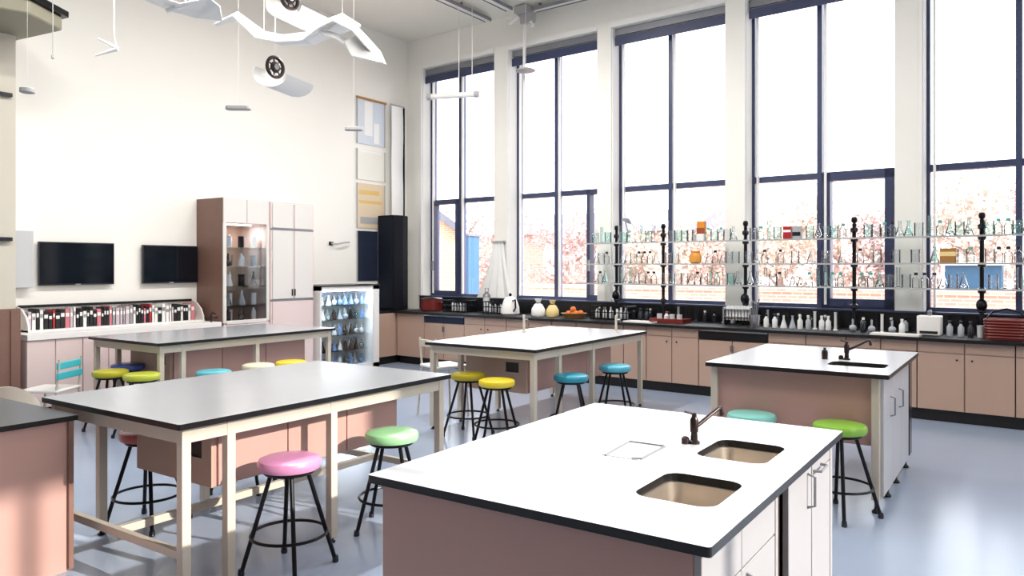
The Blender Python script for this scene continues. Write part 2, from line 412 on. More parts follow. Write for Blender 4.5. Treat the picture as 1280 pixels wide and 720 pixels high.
def front(t, x, y0, y1, z0, z1, name, mt, handle=None):
    m = MB(); m.box(x, x+.02, y0+.003, y1-.003, z0+.003, z1-.003); f = m.build(name, mt, t, .003)
    if handle:
        y, z, vert = handle; h = MB(); L = .07
        if vert: h.tube([(x+.02,y,z-L),(x+.05,y,z-L+.01),(x+.05,y,z+L-.01),(x+.02,y,z+L)], .006)
        else: h.tube([(x+.02,y-L,z),(x+.05,y-L+.01,z),(x+.05,y+L-.01,z),(x+.02,y+L,z)], .006)
        h.build('handle', M['steelg'], f)
    return f
fx = IX1-.058
front(t, fx, 2.14, 2.45, .7, .86, 'drawer', M['grey_sun']); front(t, fx, 2.45, 2.84, .7, .86, 'drawer', M['grey_sun'])
front(t, fx, 2.14, 2.45, .06, .7, 'door', M['grey_sun'], (2.41, .6, True)); front(t, fx, 2.45, 2.84, .06, .7, 'door', M['grey_sun'], (2.5, .6, True))
front(t, fx, 3.06, 3.4, .06, .86, 'door', M['grey_sun'], (3.33, .74, True))
front(t, fx, 3.41, 3.76, .06, .78, 'door', M['grey_sun']); front(t, fx, 3.41, 3.76, .78, .86, 'drawer', M['grey_sun'], (3.5, .8, False))
faucet((-1.22, 3.22, .9), math.radians(62), 'dark swivel tap beside the rear sink of the foreground island', .8)
# flush service lid outline and loose cable ring on the island
t = thing('socket_lid', (0, 0, .9), 0, 'thin grey-edged square lid flush in the foreground island top', 'lid')
m = MB(); m.box(-1.46,-1.30,2.81,3.08,0,.002); m.build('plate', M['top_sky'], t)
m = MB(); m.tube([(-1.44,2.80,.004),(-1.465,3.08,.004),(-1.30,3.085,.004),(-1.295,2.83,.004),(-1.33,2.815,.004)], .004); m.build('rim', M['steelg'], t)
m = MB(); m.tube([(-1.06+.055*math.cos(a), 2.345+.055*math.sin(a), .007) for a in [PI*(.5+k*1.6/20) for k in range(21)]], .006)
tag(m.build('cable_loop', M['greyp']), 'loop of white cable lying at the corner of the front sink', 'cable')

# right-hand island: seating overhang, hung front panel, cupboard side on feet
RX0, RX1, RYa, RYb, RZ = -2.03, -.77, 5.58, 7.22, .955
t = thing('sink_island', (0, 0, 0), 0, 'smaller white-topped island with sink behind the lime stool on the right', 'island')
S3 = (-1.24, -.85, 5.93, 6.2)
slab('worktop', RX0, RX1, RYa, RYb, RZ, [S3], M['top_sky'], t)
basin(t, *S3, RZ, .14)
m = MB(); m.box(RX0+.03, RX1-.1, RYa+.1, RYa+.125, .45, RZ-.03); m.build('end_panel', M['pink'], t, .003)
for a, b, c_ in ((RX1-.12, RX1-.07, RYa+.07), (RX0+.02, RX0+.07, RYa+.07), (RX0+.02, RX0+.07, RYb-.12)):
    m = MB(); m.box(a, b, c_, c_+.05, .09, RZ-.03); m.build('post', M['cream'], t, .003)
m = MB(); m.box(RX1-.12, RX1-.07, RYa+.125, RYb-.06, .1, RZ-.03); m.build('side_panel', M['cream'], t, .003)
m = MB(); m.box(RX0+.03, RX1-.1, RYb-.3, RYb-.28, .45, RZ-.03); m.build('end_panel', M['pink'], t, .003)
fy = [RYa+.13, RYa+.55, RYa+.98, RYb-.22]
for k in range(3): front(t, RX1-.07, fy[k], fy[k+1], .1, RZ-.04, 'door', M['grey'], (fy[k]+.3, .68, True) if k < 2 else None)
m = MB(); m.box(RX1-.07, RX1-.045, RYb-.2, RYb-.06, .12, RZ-.04); m.build('corner_panel', M['glassdark'], t)
for y in (RYa+.1, RYa+.55, RYa+.98, RYb-.12):
    m = MB(); m.lathe([(.03, 0), (.032, .012), (.014, .03), (.014, .1)], (RX1-.09, y, 0), 14); m.build('foot', M['blackm'], t)
for y in (RYa+.1, RYb-.1):
    m = MB(); m.lathe([(.03, 0), (.032, .012), (.014, .03), (.014, .1)], (RX0+.045, y, 0), 14); m.build('foot', M['blackm'], t)
faucet((-1.17, 6.33, RZ), math.radians(20), 'dark swivel tap on the smaller right-hand island', .85)
m = MB(); m.lathe([(.022, 0), (.024, .05), (.02, .07), (.01, .075), (.01, .09)], n=14)
tag(m.build('soap_bottle', M['bronze'], loc=(-1.32, 6.28, RZ)), 'small dark bottle beside the tap on the smaller island', 'bottle')

# ------------------------------------------------------------------ dark-topped desk at the left edge
DX, DY, DZ = -4.34, 2.13, .86
t = thing('side_desk', (0, 0, 0), 0, 'dark-topped pink desk cropped by the left edge of the photo', 'desk')
slab('desk_top', -6.1, DX, .6, DY, DZ, [], M['topb'], t, .028)
m = MB(); m.box(-6.06, DX-.03, .64, DY-.045, .0, DZ-.028); m.build('body', M['pink'], t, .003)
m = MB(); m.box(DX-.03, DX-.006, DY-.05, DY-.025, .02, DZ-.028); m.build('corner_post', M['brown'], t)

# ------------------------------------------------------------------ stools
def make_stool(colour, label):
    t = thing('round_stool', (0,0,0), 0, label, 'stool', 'round-cushioned black stools')
    m = MB(); m.lathe([(.0,.552),(.14,.552),(.165,.56),(.172,.575),(.172,.598),(.165,.612),(.145,.62),(.08,.624),(0,.624)], n=40); m.build('seat', SC[colour], t)
    m = MB(); m.lathe([(.135,.535),(.14,.54),(.14,.552),(.02,.552)], n=28); m.build('seat_plate', M['blackm'], t)
    for k in range(4):
        a = PI/4+k*PI/2; ca, sa = math.cos(a), math.sin(a)
        m = MB(); m.tube([(.095*ca,.095*sa,.545),(.25*ca,.25*sa,.02)], .0125, 10); lg = m.build('leg', M['blackm'], t)
        m = MB(); m.lathe([(.017,0),(.019,.01),(.016,.035)], (.253*ca,.253*sa,0), 12); m.build('foot_cap', M['glassdark'], lg)
    m = MB(); m.ring((0,0,.2), .206, .009, 36, 8); m.build('foot_ring', M['blackm'], t)
    return t
STOOLS = [
 ('pink', -3.40, 2.80, 12, 'pink round stool in front of the nearest left table'),
 ('mint', -3.40, 3.62, 30, 'mint green round stool under the right end of the nearest left table'),
 ('lime', -1.06, 5.50, 62, 'lime green round stool at the front corner of the right island'),
 ('aqua', -1.66, 5.52, 10, 'pale aqua round stool half hidden behind the foreground island'),
 ('mustard', -4.62, 6.02, 5, 'dark mustard round stool tucked behind the bright yellow one'),
 ('yellow', -4.13, 5.82, 20, 'bright yellow round stool at the end of the middle white table'),
 ('teal', -3.72, 6.50, 25, 'deep teal round stool beside the middle white table, nearer of two'),
 ('sky', -3.68, 7.38, 40, 'light teal round stool at the far side of the middle white table'),
 ('limeyellow', -7.27, 4.17, 15, 'lime-yellow round stool in front of the far left table'),
 ('blue', -8.12, 4.5, 35, 'navy blue round stool tucked under the far left table'),
 ('olive', -7.76, 4.12, 0, 'mustard yellow round stool beside the lime-yellow one at the far left table'),
 ('lightblue', -6.87, 4.70, 20, 'light blue round stool along the side of the far left table'),
 ('cream', -6.92, 5.28, 50, 'pale cream round stool between the blue and yellow ones at the far left table'),
 ('yellow', -6.84, 5.66, 10, 'yellow round stool near the far end of the far left table'),
 ('coral', -4.74, 2.76, 20, 'coral red round stool on the hidden side of the nearest left table'),
 ('cream', -4.92, 3.62, 33, 'cream round stool mostly hidden behind the nearest left table'),
]
protos = {}
for c, x, y, a, lab in STOOLS:
    if c in protos: copy_tree(protos[c], (x, y, 0), math.radians(a), lab)
    else:
        s = make_stool(c, lab); s.location = (x, y, 0); s.rotation_euler.z = math.radians(a); protos[c] = s

# chairs
def chair(loc, rz, seatm, backm, framem, label, slats, seat_z=.5, name='slat_back_chair'):
    t = thing(name, loc, rz, label, 'chair')
    m = MB(); m.box(-.2,.2,-.2,.2,seat_z-.03,seat_z); m.build('seat', seatm, t, .01)
    for x in (-.18,.18):
        m = MB(); m.tube([(x*1.08,-.2,0),(x,-.17,seat_z-.02)], .012); m.build('leg', framem, t)
        m = MB(); m.tube([(x*1.08,.23,0),(x,.18,seat_z-.02),(x,.21,seat_z+.3)], .012); m.build('leg', framem, t)
    for z0, z1 in slats:
        m = MB(); m.box(-.2,.2,.19,.21,seat_z+z0,seat_z+z1); m.build('back_slat', backm, t, .006)
    return t
chair((-8.15, 3.72, 0), math.radians(-58), M['white'], mat('cyan_plastic', (70,190,200), .4), M['cream'], 'white chair with two cyan back slats at the left before the wall cabinets', [(.1,.17),(.2,.27)], .46)
chair((-5.45, 6.65, 0), math.radians(160), M['white'], M['cream'], M['cream'], 'white chair at the left end of the middle white table', [(.2,.28)], .58)
t = thing('shell_chair', (-6.62, 2.68, 0), math.radians(-112), 'beige round-backed chair behind the dark desk at the left edge', 'chair')
g = []
for i in range(13):
    q = -1+2*i/12; row = []
    for j in range(7):
        row.append((.27*q, .24-.12*q*q, .5+(.32*math.sqrt(max(0, 1-q*q))-.05)*j/6))
    g.append(row)
m = MB(); m.sheet(g, .025); m.build('backrest', M['cream'], t)
m = MB(); m.lathe([(0,.43),(.24,.43),(.26,.445),(.26,.46),(0,.47)], n=28); m.build('seat', M['cream'], t)
for k in range(4):
    a = PI/4+k*PI/2; m = MB(); m.tube([(.12*math.cos(a),.12*math.sin(a),.43),(.24*math.cos(a),.24*math.sin(a),0)], .012); m.build('leg', M['blackm'], t)

# ------------------------------------------------------------------ window counter
CF = 9.25
t = thing('counter_top', (0,0,0), WA, 'long black worktop running under the tall windows', 'worktop')
m = MB(); m.box(-9.62, 4.6, CF, V0-.04, .872, .905); m.build('slab', mat('black_counter', (16,16,18), .55, spec=.25), t, .003)
m = MB(); m.box(-9.6, 4.6, CF-.012, CF, .868, .9); m.build('front_lip', M['black'], t)
units = [(-9.6,-8.95,'plain'),(-8.95,-8.06,'appl'),(-8.06,-7.2,'door'),(-7.2,-6.35,'door'),(-6.35,-5.5,'door'),(-5.5,-4.8,'door'),(-4.8,-4.05,'door'),(-4.05,-3.15,'appl'),
         (-3.15,-2.25,'door'),(-2.25,-1.52,'door'),(-1.52,-.62,'door'),(-.62,.28,'door'),(.28,1.18,'door'),(1.18,2.1,'door'),(2.1,3.0,'door'),(3.0,3.9,'door')]
ordw = ['first','second','third','fourth','fifth','sixth','seventh','eighth','ninth','tenth','eleventh','twelfth','thirteenth','fourteenth','fifteenth','sixteenth']
for i, (a, b, k) in enumerate(units):
    w = b-a; p = W(a, CF+.05)
    lab = {'plain': 'narrow plain tan base unit at the left end of the window counter',
           'appl': 'tan base unit with a black control strip under the counter, %s' % ('left of the middle table' if i < 4 else 'behind the right island'),
           'door': 'tan two-door base unit under the black window counter, %s from the left corner' % ordw[i]}[k]
    t = thing('base_cabinet', (p.x, p.y, 0), WA, lab, 'cabinet', 'tan base cabinets under the window counter')
    m = MB(); m.box(.004, w-.004, .022, .75, .13, .87); m.build('body', M['tan'], t)
    m = MB(); m.box(0, w, .07, .09, 0, .13); m.build('kickboard', M['skirt'], t)
    if k == 'plain':
        m = MB(); m.box(.006, w-.006, 0, .02, .135, .865); m.build('door', M['tan'], t, .002)
    elif k == 'appl':
        m = MB(); m.box(.01, w-.01, -.004, .02, .74, .845); m.build('control_strip', M['navycloth'] if i < 4 else M['black'], t)
        m = MB(); m.box(.01, w-.01, -.01, .02, .845, .865); m.build('steel_rail', M['chrome'], t)
        for q in (0, 1):
            m = MB(); m.box(.006+q*w/2, w/2-.006+q*w/2, 0, .02, .135, .73); d = m.build('door', M['tan'], t, .002)
            m = MB(); m.box(w/2-.02+q*.03, w/2-.01+q*.03, -.02, 0, .6, .68); m.build('handle', M['chrome'], d)
    else:
        for q in (0, 1):
            m = MB(); m.box(.006+q*w/2, w/2-.006+q*w/2, 0, .02, .75, .865); m.build('drawer', M['tan'], t, .002)
            m = MB(); m.box(.006+q*w/2, w/2-.006+q*w/2, 0, .02, .135, .744); d = m.build('door', M['tan'], t, .002)
            m = MB(); m.m = Matrix.Translation((w/2-.07+q*.14, 0, .68)) @ Matrix.Rotation(PI/2, 4, 'X'); m.lathe([(.008,0),(.011,.012),(.009,.018)], n=10); m.build('knob', M['bronze'], d)
# corner return unit on the left, tall side panel of the display bay
t = thing('corner_cabinet', (-9.66, 9.36, 0), 0, 'tan corner cabinet between the glass display case and the window counter', 'cabinet')
m = MB(); m.box(0, .55, 0, 1.1, .13, .87); m.build('body', M['tan'], t, .003)
m = MB(); m.box(.02, .51, .02, 1.06, 0, .13); m.build('kickboard', M['skirt'], t)
m = MB(); m.box(-.02, .55, -.02, 1.1, .872, .9); m.build('top', M['black'], t)

# glass shelf racking on the counter
PU = [-5.64,-4.88,-3.68,-2.32,-.98,.34]
SZ = [1.42, 1.71, 2.02]
SV = 9.98
for i, u in enumerate(PU):
    p = W(u, SV, .905)
    t = thing('shelf_post', p, WA, 'knobbly dark metal shelf post standing on the window counter, %s from the left' % ordw[i], 'post', 'dark shelf posts on the window counter')
    m = MB(); m.lathe([(.055,0),(.055,.012),(.028,.03),(.023,.06),(.023,1.3)], n=14); m.build('pole', M['blackm'], t)
    m = MB(); m.lathe([(.012,1.3),(.03,1.315),(.036,1.345),(.028,1.375),(0,1.385)], n=14); m.build('finial', M['blackm'], t)
    for z in (.28,.5,.79,1.1,1.22):
        m = MB(); m.lathe([(.024,z-.035),(.043,z-.02),(.043,z+.02),(.024,z+.035)], n=12); m.box(-.012,.012,-.055,.0,z-.012,z+.012); m.build('clamp', M['glassdark'], t)
    if i in (0, 2, 4):
        m = MB(); m.lathe([(.02,.27),(.05,.3),(.058,.34),(.05,.38),(.02,.41)], (0,-.02,0), 14); m.build('knob', M['blackm'], t)
for k, z in enumerate(SZ):
    a, b = (-6.12, .62) if k else (-6.28, .62)
    p = W(0, SV, z)
    t = thing('glass_shelf', p, WA, ['lowest','middle','topmost'][k]+' long glass shelf on the dark posts across the windows', 'shelf', 'long glass shelves in the window')
    m = MB(); m.box(a, b, -.13, -.022, -.006, .004); m.build('glass', M['shelf'], t)
    m = MB(); m.box(a, b, -.142, -.128, -.012, .008); m.build('front_rail', M['greyp'], t)

# ------------------------------------------------------------------ glassware
def beaker(h=.12, r=.04): return [(r*.96,0),(r,.006),(r,h*.93),(r*1.1,h),(r*1.02,h),(r*.95,h*.93),(r*.95,.01),(0,.01)]
def erlen(h=.15, r=.05): return [(r*.95,0),(r,.01),(r*.9,.03),(r*.3,h*.72),(r*.3,h*.93),(r*.4,h),(r*.3,h),(r*.25,h*.72),(r*.82,.035),(0,.012)]
def cylp(h=.22, r=.018): return [(r*1.8,0),(r*1.8,.008),(r,.02),(r,h*.96),(r*1.25,h),(r*.9,h),(r*.88,.03),(0,.03)]
def bottlep(h=.16, r=.035): return [(r*.95,0),(r,.008),(r,h*.6),(r*.45,h*.76),(r*.4,h*.86)]
def roundp(h=.15, r=.055):
    return [(r*.3,0)]+[(r*math.sin(a), r-r*math.cos(a)) for a in [.45+.35*k for k in range(7)]]+[(r*.28, 2*r*.97),(r*.28,h),(r*.36,h)]
KINDS = {'beaker': beaker, 'conical_flask': erlen, 'measuring_cylinder': cylp, 'round_flask': roundp, 'reagent_bottle': bottlep}
GP = {}
def glassware(kind, mt, h, r, loc, label, group, cap=None):
    key = (kind, mt, h, r, cap)
    if key in GP:
        return copy_tree(GP[key], loc, rnd.random()*6, label, group)
    m = MB(); m.lathe(KINDS[kind](h, r), n=14); o = m.build(kind, M[mt], loc=loc)
    tag(o, label, kind.split('_')[-1] if kind != 'measuring_cylinder' else 'cylinder', group)
    if cap:
        m = MB(); m.lathe([(r*.5,h*.84),(r*.52,h*.85),(r*.52,h),(r*.45,h*1.01),(0,h*1.01)], n=12); m.build('cap', M[cap], o)
    GP[key] = o
    return o
bay_names = ['left of the first post', 'between the first and second posts', 'between the second and third posts', 'between the third and fourth posts', 'between the fourth and fifth posts', 'right of the fifth post']
def bay(u): return bay_names[sum(1 for p in PU[:5] if u > p)]
SN = ['lowest glass shelf', 'middle glass shelf', 'topmost glass shelf']
boxes_at = {(2, -3.02): .2, (1, -4.36): .26, (1, -1.3): .14, (2,-4.25): 0}
for k, z in enumerate(SZ):
    u = -6.05
    while u < .3:
        step = rnd.uniform(.08, .11)
        if k == 1 and -3.4 < u < -1.6: step += .1
        u += step
        if any(kk == k and abs(u-uu) < ww/2+.06 for (kk, uu), ww in boxes_at.items()): continue
        if any(abs(u-p) < .07 for p in PU): continue
        kind = rnd.choice(['beaker','beaker','conical_flask','reagent_bottle','measuring_cylinder'] if k == 2 else (['reagent_bottle','conical_flask','beaker','measuring_cylinder'] if k == 0 else ['beaker','reagent_bottle','conical_flask','beaker']))
        teal = (k == 2 and rnd.random() < .6) or (k == 0 and -2.9 < u < -2.0) or rnd.random() < .12
        h, r = {'beaker': (.16,.05), 'conical_flask': (.19,.052), 'measuring_cylinder': (.24,.02), 'round_flask': (.18,.052), 'reagent_bottle': (.18,.04)}[kind]
        cap = 'gcap' if (kind == 'reagent_bottle' and teal) else ('glassdark' if kind == 'reagent_bottle' else None)
        kn = kind.replace('_', ' ')
        lab = '%s %s standing on the %s %s' % ('teal glass' if teal else 'clear glass', kn, SN[k], bay(u))
        p = W(u, SV-.075, z+.004)
        glassware(kind, 'teal' if teal else 'clear', h, r, p, lab, lab.replace('standing on', 'on'), cap)

def boxthing(name, u, v, z, w, d, h, mt, label, cat, band=None, rot=0):
    t = thing(name, W(u, v, z), WA+rot, label, cat)
    m = MB(); m.box(-w/2,w/2,-d/2,d/2,0,h); m.build('body', mt, t, .006)
    if band:
        bm_, z0, z1 = band; m = MB(); m.box(-w/2-.001,w/2+.001,-d/2-.002,-d/2,z0,z1); m.build('label_band', bm_, t)
    return t
boxthing('storage_box', -3.1, SV-.075, 2.024, .1, .09, .165, M['red'], 'red box on the topmost glass shelf left of the fourth post', 'box', (M['paper'], .09, .12))
boxthing('storage_box', -2.98, SV-.075, 2.024, .1, .09, .165, M['greyp'], 'grey box beside the red one on the topmost glass shelf', 'box', (M['glassdark'], .04, .09))
boxthing('storage_box', -1.3, SV-.075, 1.714, .16, .09, .17, M['kraft'], 'brown cardboard box on the middle glass shelf left of the last post', 'box', (M['yellow'], .08, .13))
t = thing('amber_jar', W(-4.36, SV-.075, 1.714), WA, 'squat amber jar with lid on the middle glass shelf', 'jar')
m = MB(); m.lathe([(.05,0),(.085,.02),(.09,.1),(.07,.14),(.06,.15)], n=18); m.m = Matrix.Scale(.55,4,(0,1,0)); m.build('body', M['amber'], t); t.scale = (1,.6,1)
m = MB(); m.lathe([(.065,.15),(.068,.155),(.068,.175),(0,.18)], n=18); m.build('lid', M['orange'], t)
boxthing('storage_box', -4.3, SV-.075, 2.024, .16, .08, .1, M['white'], 'low white box on the topmost glass shelf under an orange carton', 'box')
boxthing('carton', -4.27, SV-.075, 2.125, .11, .07, .17, M['orange'], 'orange and rust carton standing highest above the glass shelves', 'box', (M['rust'], .0, .08))
# bird-like balance lamp at left over the top shelf
t = thing('desk_lamp', W(-5.42, SV-.075, 2.024), WA, 'small grey lamp with tilted shade on the topmost glass shelf', 'lamp')
m = MB(); m.tube([(0,0,0),(0,0,.2),(-.03,0,.3)], .008); m.lathe([(.045,0),(.045,.01),(0,.012)], n=14); m.build('stand', M['steelg'], t)
m = MB(); m.m = Matrix.Translation((-.01,0,.31)) @ Matrix.Rotation(.5,4,'Y'); m.lathe([(.02,.05),(.07,.02),(.085,0),(.075,0),(.015,.04)], n=18); m.build('shade', M['steelg'], t)

# ------------------------------------------------------------------ clutter on the window counter
CZT = .905
def crate(u, v, w, d, h, mt, label):
    t = thing('wire_crate', W(u, v, CZT), WA, label, 'crate')
    m = MB(); q = .012
    m.box(-w/2,w/2,-d/2,d/2,0,.01)
    for zz in (h*.0+.01, h*.5, h-.015): 
        m.box(-w/2,w/2,-d/2,-d/2+q,zz,zz+.014); m.box(-w/2,w/2,d/2-q,d/2,zz,zz+.014); m.box(-w/2,-w/2+q,-d/2,d/2,zz,zz+.014); m.box(w/2-q,w/2,-d/2,d/2,zz,zz+.014)
    n = max(3, int(w/.06))
    for i in range(n+1):
        x = -w/2+(w-q)*i/n; m.box(x,x+q,-d/2,-d/2+q,0,h); m.box(x,x+q,d/2-q,d/2,0,h)
    m.build('basket', mt, t)
    return t
crate(-8.55, 9.75, .5, .3, .2, M['blackm'], 'black wire crate of glassware on the counter below the first window')
crate(-7.75, 9.8, .42, .3, .2, M['blackm'], 'black wire crate of glassware below the pillar between first and second windows')
crate(-5.55, 9.72, .6, .3, .2, M['blackm'], 'black wire crate of clear bottles below the first shelf post')
def fillrow(u0, u1, v, z, lab, grp, kinds, step=.075, mts=('clear',), caps=(None,), jit=.02, hs=1.):
    u = u0
    while u < u1:
        kind = rnd.choice(kinds); h, r = {'beaker': (.13,.036), 'conical_flask': (.16,.042), 'measuring_cylinder': (.22,.016), 'round_flask': (.15,.042), 'reagent_bottle': (.17,.032)}[kind]
        L = lab % kind.replace('_', ' '); cp = rnd.choice(caps) if kind == 'reagent_bottle' else None
        glassware(kind, rnd.choice(mts), round(h*hs, 3), r, W(u, v+rnd.uniform(-jit, jit), z), L, grp % kind.replace('_', ' '), cp)
        u += step*rnd.uniform(1.0, 1.25)
M['milky'] = mat('milky_glass', (226, 228, 228), .25)
M['steelglass'] = mat('frosted_bottle', (170, 176, 182), .25)
fillrow(-8.74, -8.38, 9.75, CZT+.011, 'pale %s inside the wire crate below the first window', 'pale %s in the first crate', ['reagent_bottle','beaker'], .085, ('milky','steelglass'), ('glassdark',), .05)
fillrow(-7.9, -7.62, 9.8, CZT+.011, 'pale %s inside the crate below the first pillar', 'pale %s in the second crate', ['reagent_bottle','beaker'], .085, ('milky','steelglass'), ('glassdark',), .05)
fillrow(-5.8, -5.3, 9.72, CZT+.011, 'pale %s inside the crate below the first shelf post', 'pale %s in the third crate', ['reagent_bottle'], .085, ('milky','steelglass'), ('glassdark','white'), .05)
fillrow(-5.1, -4.95, 9.7, CZT, 'dark %s between the crate and the maroon tray', 'dark %s by the maroon tray', ['reagent_bottle'], .09, ('glassdark',), ('blackm',))
fillrow(-3.28, -2.75, 9.62, CZT, 'white %s on the counter behind the right island tap, left group', 'white %s left group', ['reagent_bottle','conical_flask'], .09, ('milky','steelglass'), ('glassdark','white'))
fillrow(-2.7, -2.42, 9.66, CZT, 'white %s on the counter just left of the fourth shelf post', 'white %s by the fourth post', ['measuring_cylinder','reagent_bottle'], .08, ('milky',), ('white',))
fillrow(-2.25, -1.72, 9.62, CZT, 'white %s on the counter between the fourth shelf post and the white dispenser', 'white %s by the dispenser', ['reagent_bottle','round_flask','measuring_cylinder'], .09, ('milky','steelglass','glassdark'), ('glassdark','white'))
fillrow(-1.25, -.95, 9.62, CZT, 'white %s on the counter between the dispenser and the maroon basket', 'white %s by the maroon basket', ['reagent_bottle','beaker'], .09, ('milky','steelglass','glassdark'), ('glassdark',))
fillrow(-6.0, -.4, 10.08, CZT, 'dark %s standing against the black splashback of the window counter', 'dark %s against the splashback', ['reagent_bottle','measuring_cylinder'], .13, ('glassdark','glassdark','steelglass'), ('blackm','white'), .01, .9)
# pots, appliances, bags and baskets
def pot(u, v, r, h, mt, label, name='stock_pot', lidm=None):
    t = thing(name, W(u, v, CZT), WA, label, 'pot')
    m = MB(); m.lathe([(r*.95,0),(r,.01),(r,h),(r*1.03,h+.004),(r*.97,h+.004),(r*.95,.02),(0,.02)], n=24); m.build('body', mt, t)
    m = MB(); m.lathe([(r*1.02,h+.004),(r*.9,h+.02),(0,h+.035)], n=24); m.lathe([(.012,h+.03),(.02,h+.05),(0,h+.06)], n=12); m.build('lid', lidm or M['blackm'], t)
    for s in (-1, 1):
        m = MB(); m.tube([(s*r,-.04,h*.7),(s*(r+.04),-.03,h*.72),(s*(r+.04),.03,h*.72),(s*r,.04,h*.7)], .008); m.build('handle', M['blackm'], t)
    return t
pot(-9.2, 9.75, .19, .2, M['maroon'], 'dark red pot with black lid on the counter beside the black locker')
def kettle(u, v, sc, mt, label):
    t = thing('kettle', W(u, v, CZT), WA+2.6, label, 'kettle')
    m = MB(); m.lathe([(.1*sc,0),(.12*sc,.02*sc),(.115*sc,.1*sc),(.08*sc,.2*sc),(.05*sc,.23*sc),(0,.24*sc)], n=22); m.build('body', mt, t)
    m = MB(); m.tube([(.1*sc,0,.12*sc),(.15*sc,0,.16*sc),(.17*sc,0,.22*sc)], [.022*sc,.016*sc,.012*sc]); m.build('spout', mt, t)
    m = MB(); m.tube([(-.09*sc,0,.18*sc),(-.17*sc,0,.2*sc),(-.18*sc,0,.1*sc),(-.11*sc,0,.05*sc)], .011*sc); m.build('handle', M['blackm'], t)
    m = MB(); m.lathe([(.012*sc,.235*sc),(.02*sc,.25*sc),(.018*sc,.27*sc),(0,.28*sc)], n=12); m.build('lid_knob', M['blackm'], t)
    return t
kettle(-7.35, 9.6, 1.25, M['white'], 'white rounded kettle on the counter below the second window')
def bag(u, v, w, h, mt, label):
    t = thing('gathered_bag', W(u, v, CZT), WA, label, 'bag')
    m = MB(); m.m = Matrix.Scale(.75, 4, (0,1,0)); m.lathe([(w*.42,0),(w*.5,h*.12),(w*.48,h*.4),(w*.3,h*.66),(w*.12,h*.76),(w*.26,h),(w*.22,h)], n=11); m.build('sack', mt, t)
    m = MB(); m.ring((0,0,h*.76), w*.125, .008, 14, 6); m.build('tie', M['glassdark'], t)
bag(-6.82, 9.62, .24, .27, M['paper'], 'white gathered bag, left of the pair before the second window')
bag(-6.58, 9.66, .22, .25, M['yellow'], 'pale yellow gathered bag, right of the pair before the second window')
t = thing('fruit_basket', W(-6.15, 9.6, CZT), WA, 'shallow woven basket on the counter right of the gathered bags', 'basket')
m = MB(); m.lathe([(.14,0),(.19,.07),(.2,.075),(.185,.07),(.13,.012),(0,.012)], n=24); m.build('bowl', M['wicker'], t)
for i, (dx, dy, dz) in enumerate([(-.07,-.04,.075),(.06,-.05,.075),(0,.06,.075),(-.01,-.01,.14),(.09,.04,.085)]):
    m = MB(); r = .045; m.lathe([(r*math.sin(a), -r*math.cos(a)) for a in [PI*k/10 for k in range(1,10)]], n=14)
    p = W(-6.15+dx, 9.6+dy, CZT+dz-.01)
    tag(m.build('orange_fruit', M['fruit'], loc=p), ['orange at the left of the woven basket','orange at the front right of the woven basket','orange at the back of the woven basket','orange on top of the pile in the woven basket','orange at the right rim of the woven basket'][i], 'fruit', 'oranges in the woven basket')
t = thing('lantern', W(-8.12, 9.95, CZT), WA, 'small white lantern on the counter before the first window right pane', 'lantern')
m = MB(); m.lathe([(.07,0),(.07,.02),(.06,.03)], n=16); m.lathe([(.07,.26),(.06,.3),(.02,.34),(0,.345)], n=16)
for a in (0,2.1,4.2): m.tube([(.065*math.cos(a),.065*math.sin(a),.01),(.065*math.cos(a),.065*math.sin(a),.28)], .004, 6)
m.build('frame', M['steelg'], t)
m = MB(); m.lathe([(.055,.03),(.058,.26)], n=16); m.build('globe', M['milky'], t)
m = MB(); m.tube([(-.03,0,.33),(-.035,0,.4),(.035,0,.4),(.03,0,.33)], .005); m.build('bail', M['blackm'], t)
def tray(u, v, w, d, h, mt, label):
    t = thing('serving_tray', W(u, v, CZT), WA, label, 'tray')
    m = MB(); m.box(-w/2,w/2,-d/2,d/2,0,.01); m.build('base', mt, t)
    m = MB(); m.box(-w/2,w/2,-d/2,-d/2+.012,.01,h); m.box(-w/2,w/2,d/2-.012,d/2,.01,h); m.box(-w/2,-w/2+.012,-d/2,d/2,.01,h); m.box(w/2-.012,w/2,-d/2,d/2,.01,h); m.build('rim', mt, t)
tray(-4.6, 9.62, .5, .28, .06, M['maroon'], 'maroon tray of small bottles on the counter below the third window')
fillrow(-4.78, -4.42, 9.62, CZT+.011, 'pink and white %s in the maroon tray', 'small %s in the maroon tray', ['reagent_bottle','beaker'], .09, ('milky',), ('red','white'), .04, .8)
tray(-4.95, 9.42, .44, .2, .02, M['white'], 'flat white tray at the counter edge in front of the maroon tray')
tray(-1.75, 9.4, .5, .2, .02, M['white'], 'flat white tray at the counter edge behind the right island')
